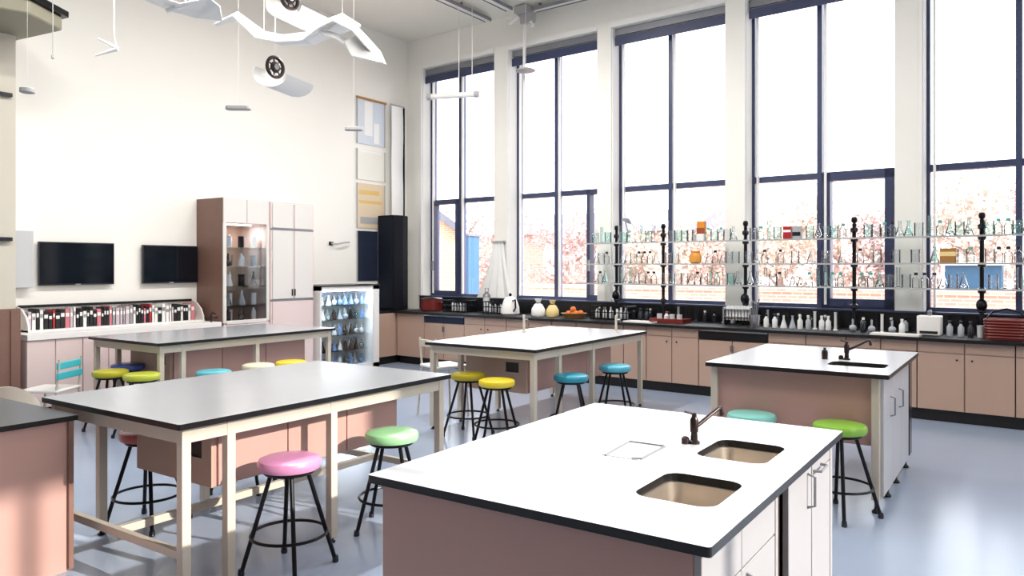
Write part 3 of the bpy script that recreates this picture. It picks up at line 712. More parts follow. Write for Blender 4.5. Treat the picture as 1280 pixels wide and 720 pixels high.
# silver rack box on the sill at the pillar
t = thing('test_tube_rack', W(-3.72, 9.85, CZT), WA, 'silver test tube rack on the counter in front of the third pillar', 'rack')
m = MB(); m.box(-.19,.19,-.08,.08,.1,.11); m.box(-.19,.19,-.08,.08,.2,.21); m.box(-.19,-.175,-.08,.08,0,.23); m.box(.175,.19,-.08,.08,0,.23); m.build('frame', M['chrome'], t)
m = MB()
for i in range(8):
    for j in (-1, 1): m.lathe([(.014,.06),(.014,.25)], (-.15+.043*i, j*.035, 0), 8)
tb = m.build('test_tubes', M['milky'], t); tb['kind'] = 'stuff'
t = thing('utensil_pot', W(-3.42, 9.6, CZT), WA, 'steel pot of stirring rods on the counter right of the test tube rack', 'pot')
m = MB(); m.lathe([(.065,0),(.075,.15),(.07,.15),(.06,.01),(0,.01)], n=20); m.build('cup', M['chrome'], t)
for dx, dy, l in ((-.02,.01,.3),(.03,-.01,.33),(0,.03,.27),(.01,-.03,.29)):
    m = MB(); m.tube([(dx*.3,dy*.3,.015),(dx*2,dy*2,l)], .006); m.lathe([(.004,l),(.014,l+.015),(.004,l+.04)], (dx*2,dy*2,0), 8); m.build('rod', M['steelg'], t)
t = thing('towel_dispenser', W(-1.45, 9.66, CZT), WA, 'white box dispenser on the counter between the last two shelf posts', 'dispenser')
m = MB(); m.box(-.12,.12,-.08,.08,0,.22); m.build('body', M['white'], t, .012)
m = MB(); m.box(-.09,.09,-.083,-.08,.02,.05); m.build('slot', M['glassdark'], t)
m = MB(); m.box(-.02,.02,-.02,.02,.22,.26); m.lathe([(.025,.26),(.02,.28),(0,.285)], n=12); m.build('button', M['steelg'], t)
t = thing('maroon_basket', W(-.72, 9.62, CZT), WA, 'dark maroon basket with black handle at the right end of the counter', 'basket')
m = MB(); m.prism(rrect(-.19,.19,-.13,.13,.05), 0, .02); 
for zz in range(7): m.tube([(x*(.92+.012*zz), y*(.92+.012*zz), .02+.03*zz) for x, y in rrect(-.19,.19,-.13,.13,.05,4)], .017, 6, 0, True)
m.build('body', M['maroon'], t)
m = MB(); m.tube([(-.19,0,.2),(-.12,0,.29),(0,0,.32),(.12,0,.29),(.19,0,.2)], .01); m.build('handle', M['blackm'], t)

# gas taps on the middle table
for y, x, lab in ((7.5,-4.93,'slim white service post at the far left of the middle table'),(8.05,-4.0,'slim white service post at the far right corner of the middle table')):
    t = thing('service_post', (x, y, .9), 0, lab, 'post', 'slim service posts on the middle table')
    m = MB(); m.lathe([(.03,0),(.03,.01),(.014,.015),(.014,.19),(.018,.2),(.0,.21)], n=12); m.build('stem', M['cream'], t)
    m = MB(); m.tube([(0,0,.15),(.05,0,.16),(.06,0,.12)], .008); m.build('nozzle', M['chrome'], t)

# ------------------------------------------------------------------ left wall
XW = -9.7
def screen(y0, y1, z0, z1, label):
    t = thing('wall_screen', (XW, (y0+y1)/2, z0), 0, label, 'screen', 'black wall screens')
    hw = (y1-y0)/2; H = z1-z0
    m = MB(); m.box(.03,.07,-hw,hw,0,H); m.build('housing', M['glassdark'], t, .004)
    m = MB(); m.box(.07,.074,-hw+.015,hw-.015,.02,H-.015); m.build('display', M['screen'], t)
    m = MB(); m.box(0,.03,-.15,.15,H*.3,H*.7); m.build('bracket', M['blackm'], t)
    m = MB(); m.box(.0701,.0745,-.03,.03,.005,.014); m.build('badge', M['greyp'], t)
screen(4.27, 5.16, 1.45, 1.97, 'black wall screen farther left, right of the grey wall box')
screen(5.54, 6.34, 1.45, 1.96, 'black wall screen beside the tall open display cabinet')
t = thing('wall_box', (XW, 4.02, 1.43), 0, 'pale grey wall box between the left column and the first screen', 'box')
m = MB(); m.box(0,.12,-.17,.17,0,.66); m.build('casing', M['grey'], t, .006)
m = MB(); m.box(.12,.125,-.15,-.03,.04,.1); m.build('latch', M['glassdark'], t)
# pink base units with white top
t = thing('counter_top', (XW, 3.9, 0), 0, 'thick white worktop on the pink base cabinets along the left wall', 'worktop')
m = MB(); m.box(.005,.64,0,2.42,.86,.925); m.build('slab', M['white'], t, .004)
bn = ['leftmost pink base cabinet under the white wall worktop', 'second pink base cabinet from the left under the white wall worktop', 'third pink base cabinet from the left under the white wall worktop', 'pink base cabinet nearest the tall display cabinet']
for i in range(4):
    t = thing('base_cabinet', (XW, 3.9+.6*i, 0), 0, bn[i], 'cabinet', 'pink base cabinets on the left wall')
    m = MB(); m.box(.005,.6,.004,.596,.1,.86); m.build('body', M['blush'], t)
    m = MB(); m.box(.005,.55,.004,.596,0,.1); m.build('plinth', M['skirt'], t)
    for q in (0,1):
        m = MB(); m.box(.6,.618,.006+.3*q,.294+.3*q,.105,.855); m.build('door', M['blush'], t, .002)
# low bookshelf on the white worktop
BX0, BY0, BY1 = XW+.01, 4.05, 6.28
t = thing('low_bookshelf', (BX0, BY0, .925), 0, 'low white bookshelf with black top rail on the white wall worktop', 'bookshelf')
L = BY1-BY0
m = MB(); m.box(0,.3,0,L,0,.02); m.box(0,.015,0,L,.02,.28); m.build('back_and_base', M['white'], t)
m = MB(); m.box(0,.02,.02,L-.02,.28,.3); m.box(.015,.05,.03,L-.03,.27,.3); m.build('top_rail', M['black'], t)
for y in (0, L-.02):
    m = MB(); m.m = Matrix.Translation((0,y+.02,0)) @ Matrix.Rotation(PI/2,4,'X'); m.prism([(0,0),(.3,0),(.29,.08),(.24,.17),(.14,.25),(.03,.28),(0,.28)], 0, .02); m.build('curved_end', M['white'], t)
bc = {'black': (22,22,26), 'white': (236,234,230), 'grey': (150,148,150), 'pink': (206,120,130), 'red': (170,36,48), 'mauve': (196,178,188)}
BM = {k: mat('cover_'+k, v, .5) for k, v in bc.items()}
y = .03; n = 0; bp = {}
pal = ['black','white','black','white','black','mauve','black','grey','black','pink','black','white','black','red','white']
labn = {}
blist = []
while y < L-.1:
    w = rnd.choice([.028,.035,.04,.05]); h = rnd.choice([.19,.21,.225,.24]); c = rnd.choice(pal); 
    if 1.0 < y < 1.25: c = rnd.choice(['mauve','grey'])
    blist.append((y, w, h, c)); y += w+.004
third = ['left third','middle','right third']
for (y, w, h, c) in blist:
    key = (w, h, c); lab = '%s %s standing in the %s of the low white bookshelf' % (c, 'binder' if w > .038 else 'book', third[min(2, int(3*y/L))])
    grp = '%s %s %s' % (c, 'binders' if w > .038 else 'books', third[min(2, int(3*y/L))])
    loc = (BX0+.02, BY0+y, .945)
    if key in bp: copy_tree(bp[key], loc, 0, lab, grp); continue
    m = MB(); m.box(0,.2,0,.003,0,h); m.box(0,.2,w-.003,w,0,h); m.box(.197,.2,0,w,0,h)
    o = m.build('book', BM[c], loc=loc); tag(o, lab, 'book', grp)
    m = MB(); m.box(.003,.195,.003,w-.003,.004,h-.004); m.build('pages', BM['white'], o)
    m = MB(); m.box(.2,.201,.005,w-.005,h*.6,h*.8); m.build('spine_label', BM['grey'] if c == 'white' else BM['white'], o)
    bp[key] = o
# tall open display cabinet
t = thing('display_cabinet', (XW, 6.36, 0), 0, 'tall cabinet with brown side and open glass-fronted shelves beside the right wall screen', 'cabinet')
w = .76; H = 2.62
m = MB(); m.box(.005,.6,0,.02,0,H); m.build('side_panel', M['brown'], t)
m = MB(); m.box(.005,.6,w-.02,w,0,H); m.box(.005,.025,.02,w-.02,0,H); m.box(.005,.6,.02,w-.02,0,.9); m.box(.005,.6,.02,w-.02,2.28,H); m.build('body', M['blush'], t)
for k in range(4):
    m = MB(); z = 1.12+.27*k+.0; m.box(.025,.56,.02,w-.02,z,z+.012); m.build('shelf', M['shelf'], t)
for q in (0,1):
    m = MB(); m.box(.6,.62,.004+q*w/2,w/2-.003+q*w/2,2.28,H-.01); m.build('top_door', M['ivory'], t, .003)
m = MB(); m.box(.6,.62,.0,.05,.9,2.28); m.box(.6,.62,w-.05,w,.9,2.28); m.box(.6,.62,.05,w-.05,.88,.93); m.build('front_frame', M['ivory'], t, .003)
m = MB(); m.box(.606,.61,.05,w-.05,.93,2.28); m.build('glass_front', M['pane'], t)
for q in (0,1):
    m = MB(); m.box(.6,.62,.004+q*w/2,w/2-.003+q*w/2,.12,.87); m.build('door', M['blush'], t, .003)
m = MB(); m.box(.025,.03,.03,w-.03,.9,2.27); m.build('back_panel', M['tan'], t)
m = MB(); m.box(.3,.34,.1,w-.1,2.262,2.279); m.build('fill_strip', mat('warm_fill', (255,244,226), .5, emit=(255,236,210), emit_s=4), t)  # strip and lamp below are added to brighten the cabinet interior
ld = bpy.data.lights.new('cabinet_fill', 'AREA'); ld.shape = 'RECTANGLE'; ld.size = .1; ld.size_y = .5; ld.energy = 2.2; ld.color = (1,.93,.86)
lo = bpy.data.objects.new('cabinet_fill', ld); col.objects.link(lo); lo.parent = t; lo.location = (.4, w/2, 2.255)
lv = [.9, 1.132, 1.402, 1.672, 1.942]
ln = ['bottom','second','third','fourth','top']
for k, z in enumerate(lv):
    for j in range(6):
        kind = rnd.choice(['beaker','conical_flask','round_flask','reagent_bottle']); mtl = rnd.choice(['milky','clear','steelglass','bronze','milky'])
        if k == 1 and j == 0: kind, mtl = 'reagent_bottle', 'bcap'
        h, r = {'beaker': (.13,.036), 'conical_flask': (.16,.042), 'round_flask': (.15,.042), 'reagent_bottle': (.17,.032)}[kind]
        kn = kind.replace('_',' '); cn = {'milky':'white','clear':'clear','steelglass':'grey','bronze':'dark','bcap':'blue'}[mtl]
        h *= 1.25; r *= 1.15
        glassware(kind, mtl, round(h,3), round(r,3), (XW+.3+.12*(j % 2), 6.36+.11+.105*j, z+.0005), '%s %s on the %s level of the tall display cabinet' % (cn, kn, ln[k]), '%s %s in the display cabinet, %s level' % (cn, kn, ln[k]))
# second tall cabinet, closed
t = thing('tall_cupboard', (XW, 7.15, 0), 0, 'tall closed pale cupboard with four doors right of the open display cabinet', 'cabinet')
w = .8
m = MB(); m.box(.005,.6,0,w,.0,H); m.build('body', M['blush'], t)
for q in (0,1):
    m = MB(); m.box(.6,.62,.03+q*w/2,w/2-.003+q*w/2-(.0 if q == 0 else .03),2.24,H-.02); m.build('top_door', M['ivory'], t, .003)
    m = MB(); m.box(.6,.62,.03+q*w/2,w/2-.003+q*w/2-(.0 if q == 0 else .03),1.2,2.2); d = m.build('door', M['ivory'], t, .003)
    m = MB(); m.box(.62,.64,w/2-.03+q*.05,w/2-.02+q*.05,1.24,1.34); m.build('handle', M['bronze'], d)
m = MB(); m.box(.6,.62,.03,w-.03,.15,1.16); m.build('lower_panel', M['blush'], t, .003)
m = MB(); m.box(.6,.605,.0,w,2.205,2.235); m.box(.6,.605,0,w,1.165,1.195); m.build('rail', M['steelg'], t)
# glass display case
DYa, DYb = 8.0, 9.28
t = thing('glass_display_case', (XW, DYa, 0), 0, 'low white display case full of bottles between the cupboard and window counter', 'cabinet')
w = DYb-DYa
m = MB(); m.box(.005,.02,0,w,0,1.36); m.box(.005,.7,0,.03,0,1.36); m.box(.005,.7,w-.14,w,0,1.36); m.box(.005,.7,0,w,0,.08); m.box(.005,.7,0,w,1.3,1.36); m.build('body', M['white'], t)
m = MB(); m.box(.0,.72,-.01,w,1.36,1.38); m.build('top', M['black'], t)
dz = [.08,.33,.58,.83,1.06]
m = MB(); m.box(.6,.64,.06,w-.17,1.28,1.3); lb = m.build('fill_strip', mat('cool_fill', (240,246,255), .5, emit=(225,238,255), emit_s=6), t)  # glowing strip and two lamps added to brighten the case contents
for y0 in (.3,.85):
    ld = bpy.data.lights.new('case_fill', 'AREA'); ld.shape = 'RECTANGLE'; ld.size = .04; ld.size_y = .5; ld.energy = 4; ld.color = (.85,.93,1)
    lo = bpy.data.objects.new('case_fill', ld); col.objects.link(lo); lo.parent = t; lo.location = (.66, y0, 1.27); lo.rotation_euler = (0, -.45, 0)
for z in dz[1:]:
    m = MB(); m.box(.02,.6,.03,w-.14,z-.008,z); m.build('shelf', M['shelf'], t)
m = MB(); m.box(.69,.695,.03,w-.14,.08,1.3); m.build('glass_front', M['pane'], t)
rn = ['bottom','second','third','fourth','top']
for k, z in enumerate(dz):
    for j in range(9):
        for i in (0,1):
            kind = rnd.choice(['reagent_bottle','round_flask','conical_flask']); mtl = rnd.choice(['clear','milky','bcap','steelglass','bronze'] if i else ['milky','teal','clear'])
            h, r = {'conical_flask': (.16,.042), 'round_flask': (.15,.042), 'reagent_bottle': (.17,.032)}[kind]
            cn = {'milky':'white','clear':'clear','steelglass':'grey','bronze':'dark','bcap':'blue','teal':'teal'}[mtl]; kn = kind.replace('_',' ')
            glassware(kind, mtl, h, r, (XW+.36+.16*i, DYa+.09+.12*j, z+.0005), '%s %s on the %s shelf of the low display case, %s row' % (cn, kn, rn[k], 'front' if i else 'back'),
                      '%s %s in the display case, %s shelf %s row' % (cn, kn, rn[k], 'front' if i else 'back'), 'bcap' if (kind == 'reagent_bottle' and mtl != 'bronze') else None)
# posters and banners near the corner
def banner(y0, y1, z0, z1, mt, label, barm=None, x=XW+.005, art=None):
    t = thing('wall_poster', (x, (y0+y1)/2, z0), 0, label, 'poster')
    hw = (y1-y0)/2; H = z1-z0
    m = MB(); m.box(0,.012,-hw,hw,0,H); m.build('sheet', mt, t)
    m = MB(); m.box(0,.02,-hw-.012,-hw,0,H); m.box(0,.02,hw,hw+.012,0,H); m.build('edge_strip', M['greyp'], t)
    if barm:
        m = MB(); m.tube([(.025,-hw-.03,H),(.025,hw+.03,H)], .02, 10); m.build('rail', barm, t)
    if art:
        for (a, b, c, d, mm) in art:
            m = MB(); m.box(.012,.0135,-hw+a*2*hw,-hw+b*2*hw,c*H,d*H); m.build('printed_area', mm, t)
    return t
pb = mat('pale_blue_print', (214,222,232), .7); py_ = mat('gold_print', (226,190,110), .6); pr_ = mat('gilt_rail', (176,126,62), .5); pc = mat('sand_print', (226,206,176), .7)
banner(9.45, 10.12, 3.83, 4.63, pb, 'topmost pale blue poster with gold top rail near the corner', pr_, art=[(.25,.55,.2,.95,M['paper']),(.6,.8,.05,.5,M['paper'])])
banner(9.45, 10.12, 3.2, 3.74, mat('ivory_print', (240,238,228), .7), 'blank ivory poster below the pale blue one', art=[(.08,.9,.9,.96,M['paper'])])
banner(9.45, 10.12, 2.35, 3.14, pc, 'sand and gold striped poster above the dark cloth', art=[(.05,.9,.55,.62,py_),(.05,.8,.75,.85,py_),(.1,.95,.1,.25,M['greyp'])])
banner(9.45, 9.95, 1.42, 2.3, M['navycloth'], 'dark navy hanging cloth below the posters behind the display case')
# tall black locker on the corner counter
t = thing('black_locker', (-9.66, 9.93, .905), 0, 'tall narrow black locker standing in the corner by the first window', 'locker')
m = MB(); m.prism([(0,0),(.38,0),(.42,.2),(.34,.42),(0,.42)], 0, 1.68); m.build('body', mat('matt_black', (12,14,22), .75, spec=.2), t, .01)
m = MB(); m.box(.02,.36,-.008,0,.03,1.64); d = m.build('door', mat('black_door', (16,22,36), .7, spec=.25), t, .004)
m = MB(); m.box(.31,.33,-.03,-.008,.7,.82); m.build('handle', M['glassdark'], d)
# white screen hanging beside the corner, with dark edge
t = thing('hanging_sheet', (-9.6, 10.2, 2.6), 0, 'plain white hanging sheet with dark right edge in the corner', 'banner')
m = MB(); m.sheet([[(.02+.006*math.sin(j*1.3), .0+.06*i, 2.0*j/8) for j in range(9)] for i in range(6)], .01); m.build('sheet', M['paper'], t)
m = MB(); m.box(-.0,.04,.31,.33,-.02,2.0); m.build('edge_rail', M['blackm'], t)
m = MB(); m.tube([(.02,-.02,2.02),(.02,.34,2.02)], .015); m.build('top_rail', M['greyp'], t)
# white draped curtain at the pillar between first two windows
t = thing('draped_curtain', W(-8.0, V0-.03, 1.14), WA, 'white gathered curtain flaring out on the pillar between the first two windows', 'curtain')
g = []
for i in range(13):
    row = []
    for j in range(9):
        q = j/8; hw = .16+.0*q; wdt = (.36*(1-q)**1.5+.13); x = (i/12-.62)*2*wdt*.8
        row.append((x, -.03-.025*math.sin(i*1.9), .95*q))
    g.append(row)
m = MB(); m.sheet(g, .008); m.build('cloth', M['paper'], t)
m = MB(); m.box(-.15,.1,-.06,.02,.94,.97); m.build('rail', M['greyp'], t)
# small tap on left wall between cupboard and posters
t = thing('wall_hook', (XW, 8.85, 2.06), 0, 'small dark hook on the white wall right of the closed cupboard', 'hook')
m = MB(); m.box(0,.02,-.04,.04,-.03,.03); m.build('plate', M['blackm'], t)
m = MB(); m.tube([(.02,0,0),(.1,.04,-.01),(.1,.22,.02),(.08,.35,.03)], .014); m.build('arm', M['greyp'], t)
# small basin tap on the white worktop end
t = thing('wall_tap', (-9.12, 6.2, .925), 0, 'small dark tap on the right end of the white wall worktop', 'tap')
m = MB(); m.tube([(0,0,0),(0,0,.1),(.03,0,.13),(.09,.0,.11)], .012); m.build('spout', M['bronze'], t)
m = MB(); m.tube([(-.0,-.08,.06),(0,.08,.06)], .008); m.lathe([(.02,.05),(.02,.075)], (0,-.08,0), 10); m.lathe([(.02,.05),(.02,.075)], (0,.08,0), 10); m.build('handles', M['bronze'], t)

# ------------------------------------------------------------------ ceiling: tracks, conduit, linear lamp, mobiles
def track(x0, y0, x1, y1, label, nm='ceiling_track'):
    t = thing(nm, (x0, y0, CZ), math.atan2(y1-y0, x1-x0), label, 'track', 'white ceiling tracks')
    L = math.hypot(x1-x0, y1-y0)
    m = MB(); m.box(0,L,-.06,.06,-.1,-.06); m.build('rail', M['white'], t, .004)
    m = MB(); m.box(0,L,-.065,-.055,-.115,-.06); m.box(0,L,.055,.065,-.115,-.06); m.build('lip', M['steelg'], t)
    for k in range(int(L/1.2)+1):
        m = MB(); m.box(k*1.2+.1,k*1.2+.13,-.02,.02,-.06,0); m.build('hanger', M['steelg'], t)
track(-7.52, 3.5, -7.52, 10.35, 'left of the two white ceiling tracks meeting above the second window')
track(-6.92, 3.5, -6.92, 10.1, 'right of the two white ceiling tracks meeting above the second window')
track(-6.6, 10.35, 4.5, 9.78, 'white ceiling track running along above the tall windows')
t = thing('drop_conduit', (-6.77, 10.3, CZ), 0, 'thin white conduit dropping from the ceiling before the second window', 'pipe')
m = MB(); m.tube([(0,0,0),(0,0,-3.0)], .02); m.build('pipe', M['white'], t)
m = MB(); m.box(-.12,.12,-.12,.12,-.14,-.02); m.box(-.05,.2,-.05,.05,-.3,-.14); m.build('junction_box', M['greyp'], t, .01)
m = MB(); m.tube([(-.1,0,-.15),(-.28,0,-.24),(-.34,0,-.2)], .03); m.tube([(.16,-.05,-.3),(.2,-.05,-.38)], .03); m.build('elbow', M['white'], t)
t = thing('hanging_disc_lamp', (-6.62, 10.12, 4.78), 0, 'small pale disc lamp hanging beside the white conduit', 'lamp')
m = MB(); m.lathe([(0,.05),(.06,.05),(.15,.02),(.16,0),(.1,-.02),(0,-.02)], n=24); m.build('shade', M['greyp'], t)
m = MB(); m.tube([(0,0,.05),(0,0,CZ-4.78)], .004); m.build('wire', M['white'], t)
t = thing('hanging_tube_lamp', (-7.6, 9.5, 4.4), math.radians(20), 'slim white tubular lamp hung on wires before the first window', 'lamp')
m = MB(); m.tube([(-.42,0,0),(.42,0,0)], .045, 12); m.build('tube', M['white'], t)
for x in (-.43,.36):
    m = MB(); m.m = Matrix.Rotation(PI/2,4,'Y'); m.lathe([(.055,x),(.055,x+.07)], n=12); m.build('end_cap', M['greyp'], t)
for x in (.1,.32):
    m = MB(); m.tube([(x,0,.04),(x,0,CZ-4.36)], .006); m.build('rod', M['white'], t)

# folded-paper wing mobile
t = thing('hanging_paper_wing', Vector((-5.551, 4.932, 3.858)), 0, 'large white folded-paper wing hanging from the ceiling at upper left', 'mobile')
o0 = Vector((-5.551, 4.932, 3.858))
spine = [(-6.643, 4.552, 4.067), (-6.368, 4.618, 4.137), (-5.989, 4.634, 3.873), (-5.77, 4.662, 3.791), (-5.488, 4.733, 3.783), (-5.412, 4.905, 3.94), (-5.376, 5.051, 4.04), (-5.311, 5.216, 3.981), (-5.281, 5.358, 3.88), (-5.254, 5.497, 3.681)]
wd = [.03,.12,.2,.12,.16,.26,.3,.28,.3,.05]
fw = Vector((-.45,.75,.25)).normalized()
g = []
for q, wv in zip(spine, wd):
    p = Vector(q)-o0; g.append([p+fw*wv*(j/4-.5)*2.2-Vector((0,0,1))*wv*.55*(abs(j/4-.3)) for j in range(5)])
m = MB(); m.sheet(g, .012); m.build('wing_sheet', M['paper'], t)
m = MB(); m.tube([Vector(q)-o0 for q in spine[:8]], [.01,.02,.03,.05,.055,.045,.035,.02], 8); m.build('spine', M['paper'], t)
m = MB(); m.sheet([[Vector((-5.505, 4.842, 3.903))-o0, Vector((-5.29, 4.747, 3.767))-o0],[Vector((-5.388, 4.982, 3.866))-o0,Vector((-5.212, 4.8, 3.753))-o0],[Vector((-5.351, 5.068, 3.835))-o0,Vector((-5.214, 4.919, 3.731))-o0]], .012)
m.sheet([[Vector((-5.269, 5.124, 3.866))-o0, Vector((-5.214, 4.919, 3.746))-o0],[Vector((-5.235, 5.268, 3.789))-o0,Vector((-5.153, 4.961, 3.614))-o0],[Vector((-5.203, 5.41, 3.662))-o0,Vector((-5.042, 5.157, 3.589))-o0]], .012); m.build('feather', M['paper'], t)
for q in (spine[2], spine[6]):
    p = Vector(q)-o0; m = MB(); m.tube([p, (p.x, p.y, CZ-.002-o0.z)], .003); m.build('thread', M['white'], t)
# second smaller strip mobile at the top
t = thing('hanging_paper_strip', Vector((-6.462, 4.071, 4.07)), 0, 'white folded strip hanging near the top edge left of the paper wing', 'mobile')
o0 = Vector((-6.462, 4.071, 4.07))
m = MB(); m.tube([Vector((-6.261, 4.207, 4.151))-o0, Vector((-6.419, 4.1, 4.085))-o0, Vector((-6.565, 4.0, 4.026))-o0], .022); m.build('tube', M['paper'], t)
m = MB(); m.sheet([[Vector((-7.054, 3.91, 4.259))-o0, Vector((-6.603, 3.733, 4.145))-o0],[Vector((-6.866, 4.038, 4.169))-o0,Vector((-6.425, 3.854, 4.088))-o0],[Vector((-6.709, 4.144, 4.093))-o0,Vector((-6.277, 3.954, 4.03))-o0],[Vector((-6.521, 4.272, 4.032))-o0,Vector((-6.059, 4.103, 4.08))-o0],[Vector((-6.315, 4.413, 4.002))-o0,Vector((-5.982, 4.155, 4.002))-o0]], .01); m.build('sheet', M['paper'], t)
p = Vector((-6.419, 4.1, 4.085))-o0; m = MB(); m.tube([p, (p.x, p.y, CZ-.002-o0.z)], .003); m.build('thread', M['white'], t)
# wheel-and-shell pendants
def shell(pos, label):
    o = Vector(pos); t = thing('shell_pendant', o, math.radians(35), label, 'pendant', 'wheel-and-shell pendants')
    R = Matrix.Rotation(math.radians(56),4,'Z') @ Matrix.Rotation(PI/2, 4, 'X')
    R = R @ Matrix.Scale(.8,4); m = MB(); m.m = R
    m.ring((0,0,0), .12, .022, 24, 8); m.ring((0,0,0), .05, .02, 16, 8)
    m.build('wheel_rim', M['bronze'], t)
    for k in range(7):
        a = 2*PI*k/7; m = MB(); m.m = R; m.tube([(.05*math.cos(a),.05*math.sin(a),0),(.12*math.cos(a),.12*math.sin(a),0)], .01, 6); m.build('spoke', M['bronze'], t)
    m = MB(); m.m = R; m.lathe([(.0,-.03),(.035,-.03),(.035,.03),(0,.03)], n=14); m.build('hub', M['chrome'], t)
    g = []
    for i in range(11):
        a = PI*(.95+.9*i/10); row = []
        for j in range(5):
            r = .12+.05*math.sin(PI*i/10); row.append((r*1.35*math.cos(a)+.05*j-.02, (j-2)*.06+.08, r*math.sin(a)*1.05-.02-.012*j))
        g.append(row)
    m = MB(); m.sheet(g, .01); m.build('shell', M['reveal'], t)
    m = MB(); m.tube([(0,0,.13),(0,0,CZ-o.z)], .003); m.build('wire', M['white'], t)
shell((-6.066, 4.824, 3.615), 'dark spoked wheel in a pale shell hanging below the paper wing')
shell((-5.628, 4.638, 4.144), 'dark spoked wheel in a pale shell cropped by the top edge')
# little hanging bars
def bar(pos, w, label):
    o = Vector(pos); t = thing('hanging_bar', o, math.radians(35), label, 'mobile', 'small grey hanging bars')
    m = MB(); m.prism(rrect(-w/2,w/2,-.05,.05,.04), -.02, .02); m.build('bar', M['greyp'], t, .006)
    m = MB(); m.tube([(0,0,.02),(0,0,CZ-o.z)], .001); m.build('thread', M['white'], t)
bar((-6.877, 4.997, 3.343), .26, 'small grey bar hanging left of the lower shell pendant')
bar((-6.316, 6.105, 3.233), .2, 'small pale bar hanging just left of the corner posters')
bar((-6.535, 2.812, 3.066), .1, 'tiny grey bar hanging beside the left column')
o = Vector((-6.441, 3.48, 3.537)); t = thing('paper_bird_mobile', o, math.radians(35), 'small white V-shaped paper bird hanging on a cord at upper left', 'mobile')
m = MB(); m.tube([(-.17,0,.09),(0,0,0)], [.006,.02]); m.tube([(-.19,0,-.06),(0,0,0)], [.006,.02]); m.build('wings', M['paper'], t)
m = MB(); m.tube([(0,0,0),(-.03,0,.1),(-.03,0,CZ-o.z)], .006); m.build('cord', M['white'], t)
o = Vector((-6.899, 3.169, 3.476)); m = MB(); m.tube([(0,0,0),(0,0,CZ-o.z)], .004)
m.lathe([(.0,-.03),(.014,-.02),(.01,.01)], n=10); tag(m.build('hanging_plumb_line', M['greyp'], loc=o), 'thin grey cord hanging free right of the left column', 'cord')

# fill lamps added (mostly above the frame) to brighten the room
k = 0
for xx, nx in ((-5.7, 'left row'), (-2.4, 'centre row'), (1.4, 'right row')):
    for yy, ny in ((2.6, 'nearest'), (5.2, 'middle'), (7.6, 'farthest')):
        t = thing('fill_lamp', (xx, yy, 5.55), PI/2, 'added white linear fill lamp above the frame, %s of the %s' % (ny, nx), 'lamp', 'added linear fill lamps')
        m = MB(); m.box(-.7,.7,-.08,.08,0,.07); m.build('housing', M['white'], t, .006)
        for x in (-.6,.6):
            m = MB(); m.tube([(x,0,.07),(x,0,.35)], .005); m.build('wire', M['steelg'], t)
        ld = bpy.data.lights.new('fill_lamp_light', 'AREA'); ld.shape = 'RECTANGLE'; ld.size = 1.3; ld.size_y = .12; ld.energy = 75 if xx < -5 else 20; ld.color = (1,.975,.94)
        lo = bpy.data.objects.new('fill_lamp_light', ld); col.objects.link(lo); lo.parent = t; lo.location = (0,0,-.01)

# ------------------------------------------------------------------ outside
m = MB(); m.box(-60, 50, 11.7, 90, -.35, -.3); struct(m.build('exterior_ground', M['ground']))
m = MB(); m.box(-11, 3, 0, .3, -.3, 1.12); m.box(-11.05, 3.05, -.04, .34, 1.12, 1.2)
tag(m.build('brick_garden_wall', M['brick'], loc=(-.5, 17.0, 0)), 'low red brick garden wall outside the right-hand windows', 'wall')
# orange gabled house
t = thing('gabled_house', (-19.57, 19.53, -.3), math.radians(38), 'orange brick gabled house outside the first window', 'building')
m = MB(); m._add([(-6,0,0),(3.2,0,0),(3.2,0,3.3),(-1.4,0,6.6),(-6,0,3.3),(-6,8,0),(3.2,8,0),(3.2,8,3.3),(-1.4,8,6.6),(-6,8,3.3)],
                 [(0,1,2,3,4),(9,8,7,6,5),(1,6,7,2),(5,0,4,9),(2,7,8,3),(4,3,8,9),(0,5,6,1)]); m.build('wall', M['brick2'], t)
m = MB(); m._add([(3.5,-.3,3.0),(-1.4,-.3,6.55),(-1.4,-.3,6.85),(3.5,-.3,3.3),(3.5,8.3,3.0),(-1.4,8.3,6.55),(-1.4,8.3,6.85),(3.5,8.3,3.3)], [(0,1,2,3),(7,6,5,4),(3,2,6,7),(0,4,5,1),(0,3,7,4),(1,5,6,2)])
m._add([(-6.3,-.3,3.0),(-1.4,-.3,6.55),(-1.4,-.3,6.85),(-6.3,-.3,3.3),(-6.3,8.3,3.0),(-1.4,8.3,6.55),(-1.4,8.3,6.85),(-6.3,8.3,3.3)], [(3,2,1,0),(4,5,6,7),(7,6,2,3),(1,5,4,0),(4,7,3,0),(2,6,5,1)])
m.build('roof', M['slate'], t)
m = MB(); m.box(3.21,3.25,1,3,.9,2.6); m.build('window', M['tealpaint'], t)
t = thing('garden_shed', (-15.72, 20.5, -.3), 0, 'teal-blue shed between the orange house and the garden', 'shed')
m = MB(); m.box(-.45,.0,0,.6,0,3.0); m.build('wall', M['tealpaint'], t)
m = MB(); m.box(-.5,.05,-.05,.65,3.0,3.08); m.build('roof', M['slate'], t)
t = thing('brick_building', (-19.0, 33, -.3), 0, 'long red brick building beyond the second window', 'building')
m = MB(); m.box(-6,6,0,8,0,3.6); m.build('wall', M['brick'], t)
m = MB(); m._add([(-6.4,-.4,3.6),(6.4,-.4,3.6),(6.4,8.4,3.6),(-6.4,8.4,3.6),(-6.4,4,4.9),(6.4,4,4.9)], [(3,2,1,0),(0,1,5,4),(2,3,4,5),(1,2,5),(3,0,4)]); m.build('roof', M['slate'], t)
for x in (-4,-1,2,4.6):
    m = MB(); m.box(x-.5,x+.5,-.03,.0,1.4,3); m.build('window', M['milky'], t)
t = thing('garden_store', (-1.0, 20, -.3), 0, 'blue-green garden store with white edge outside the fifth window', 'shed')
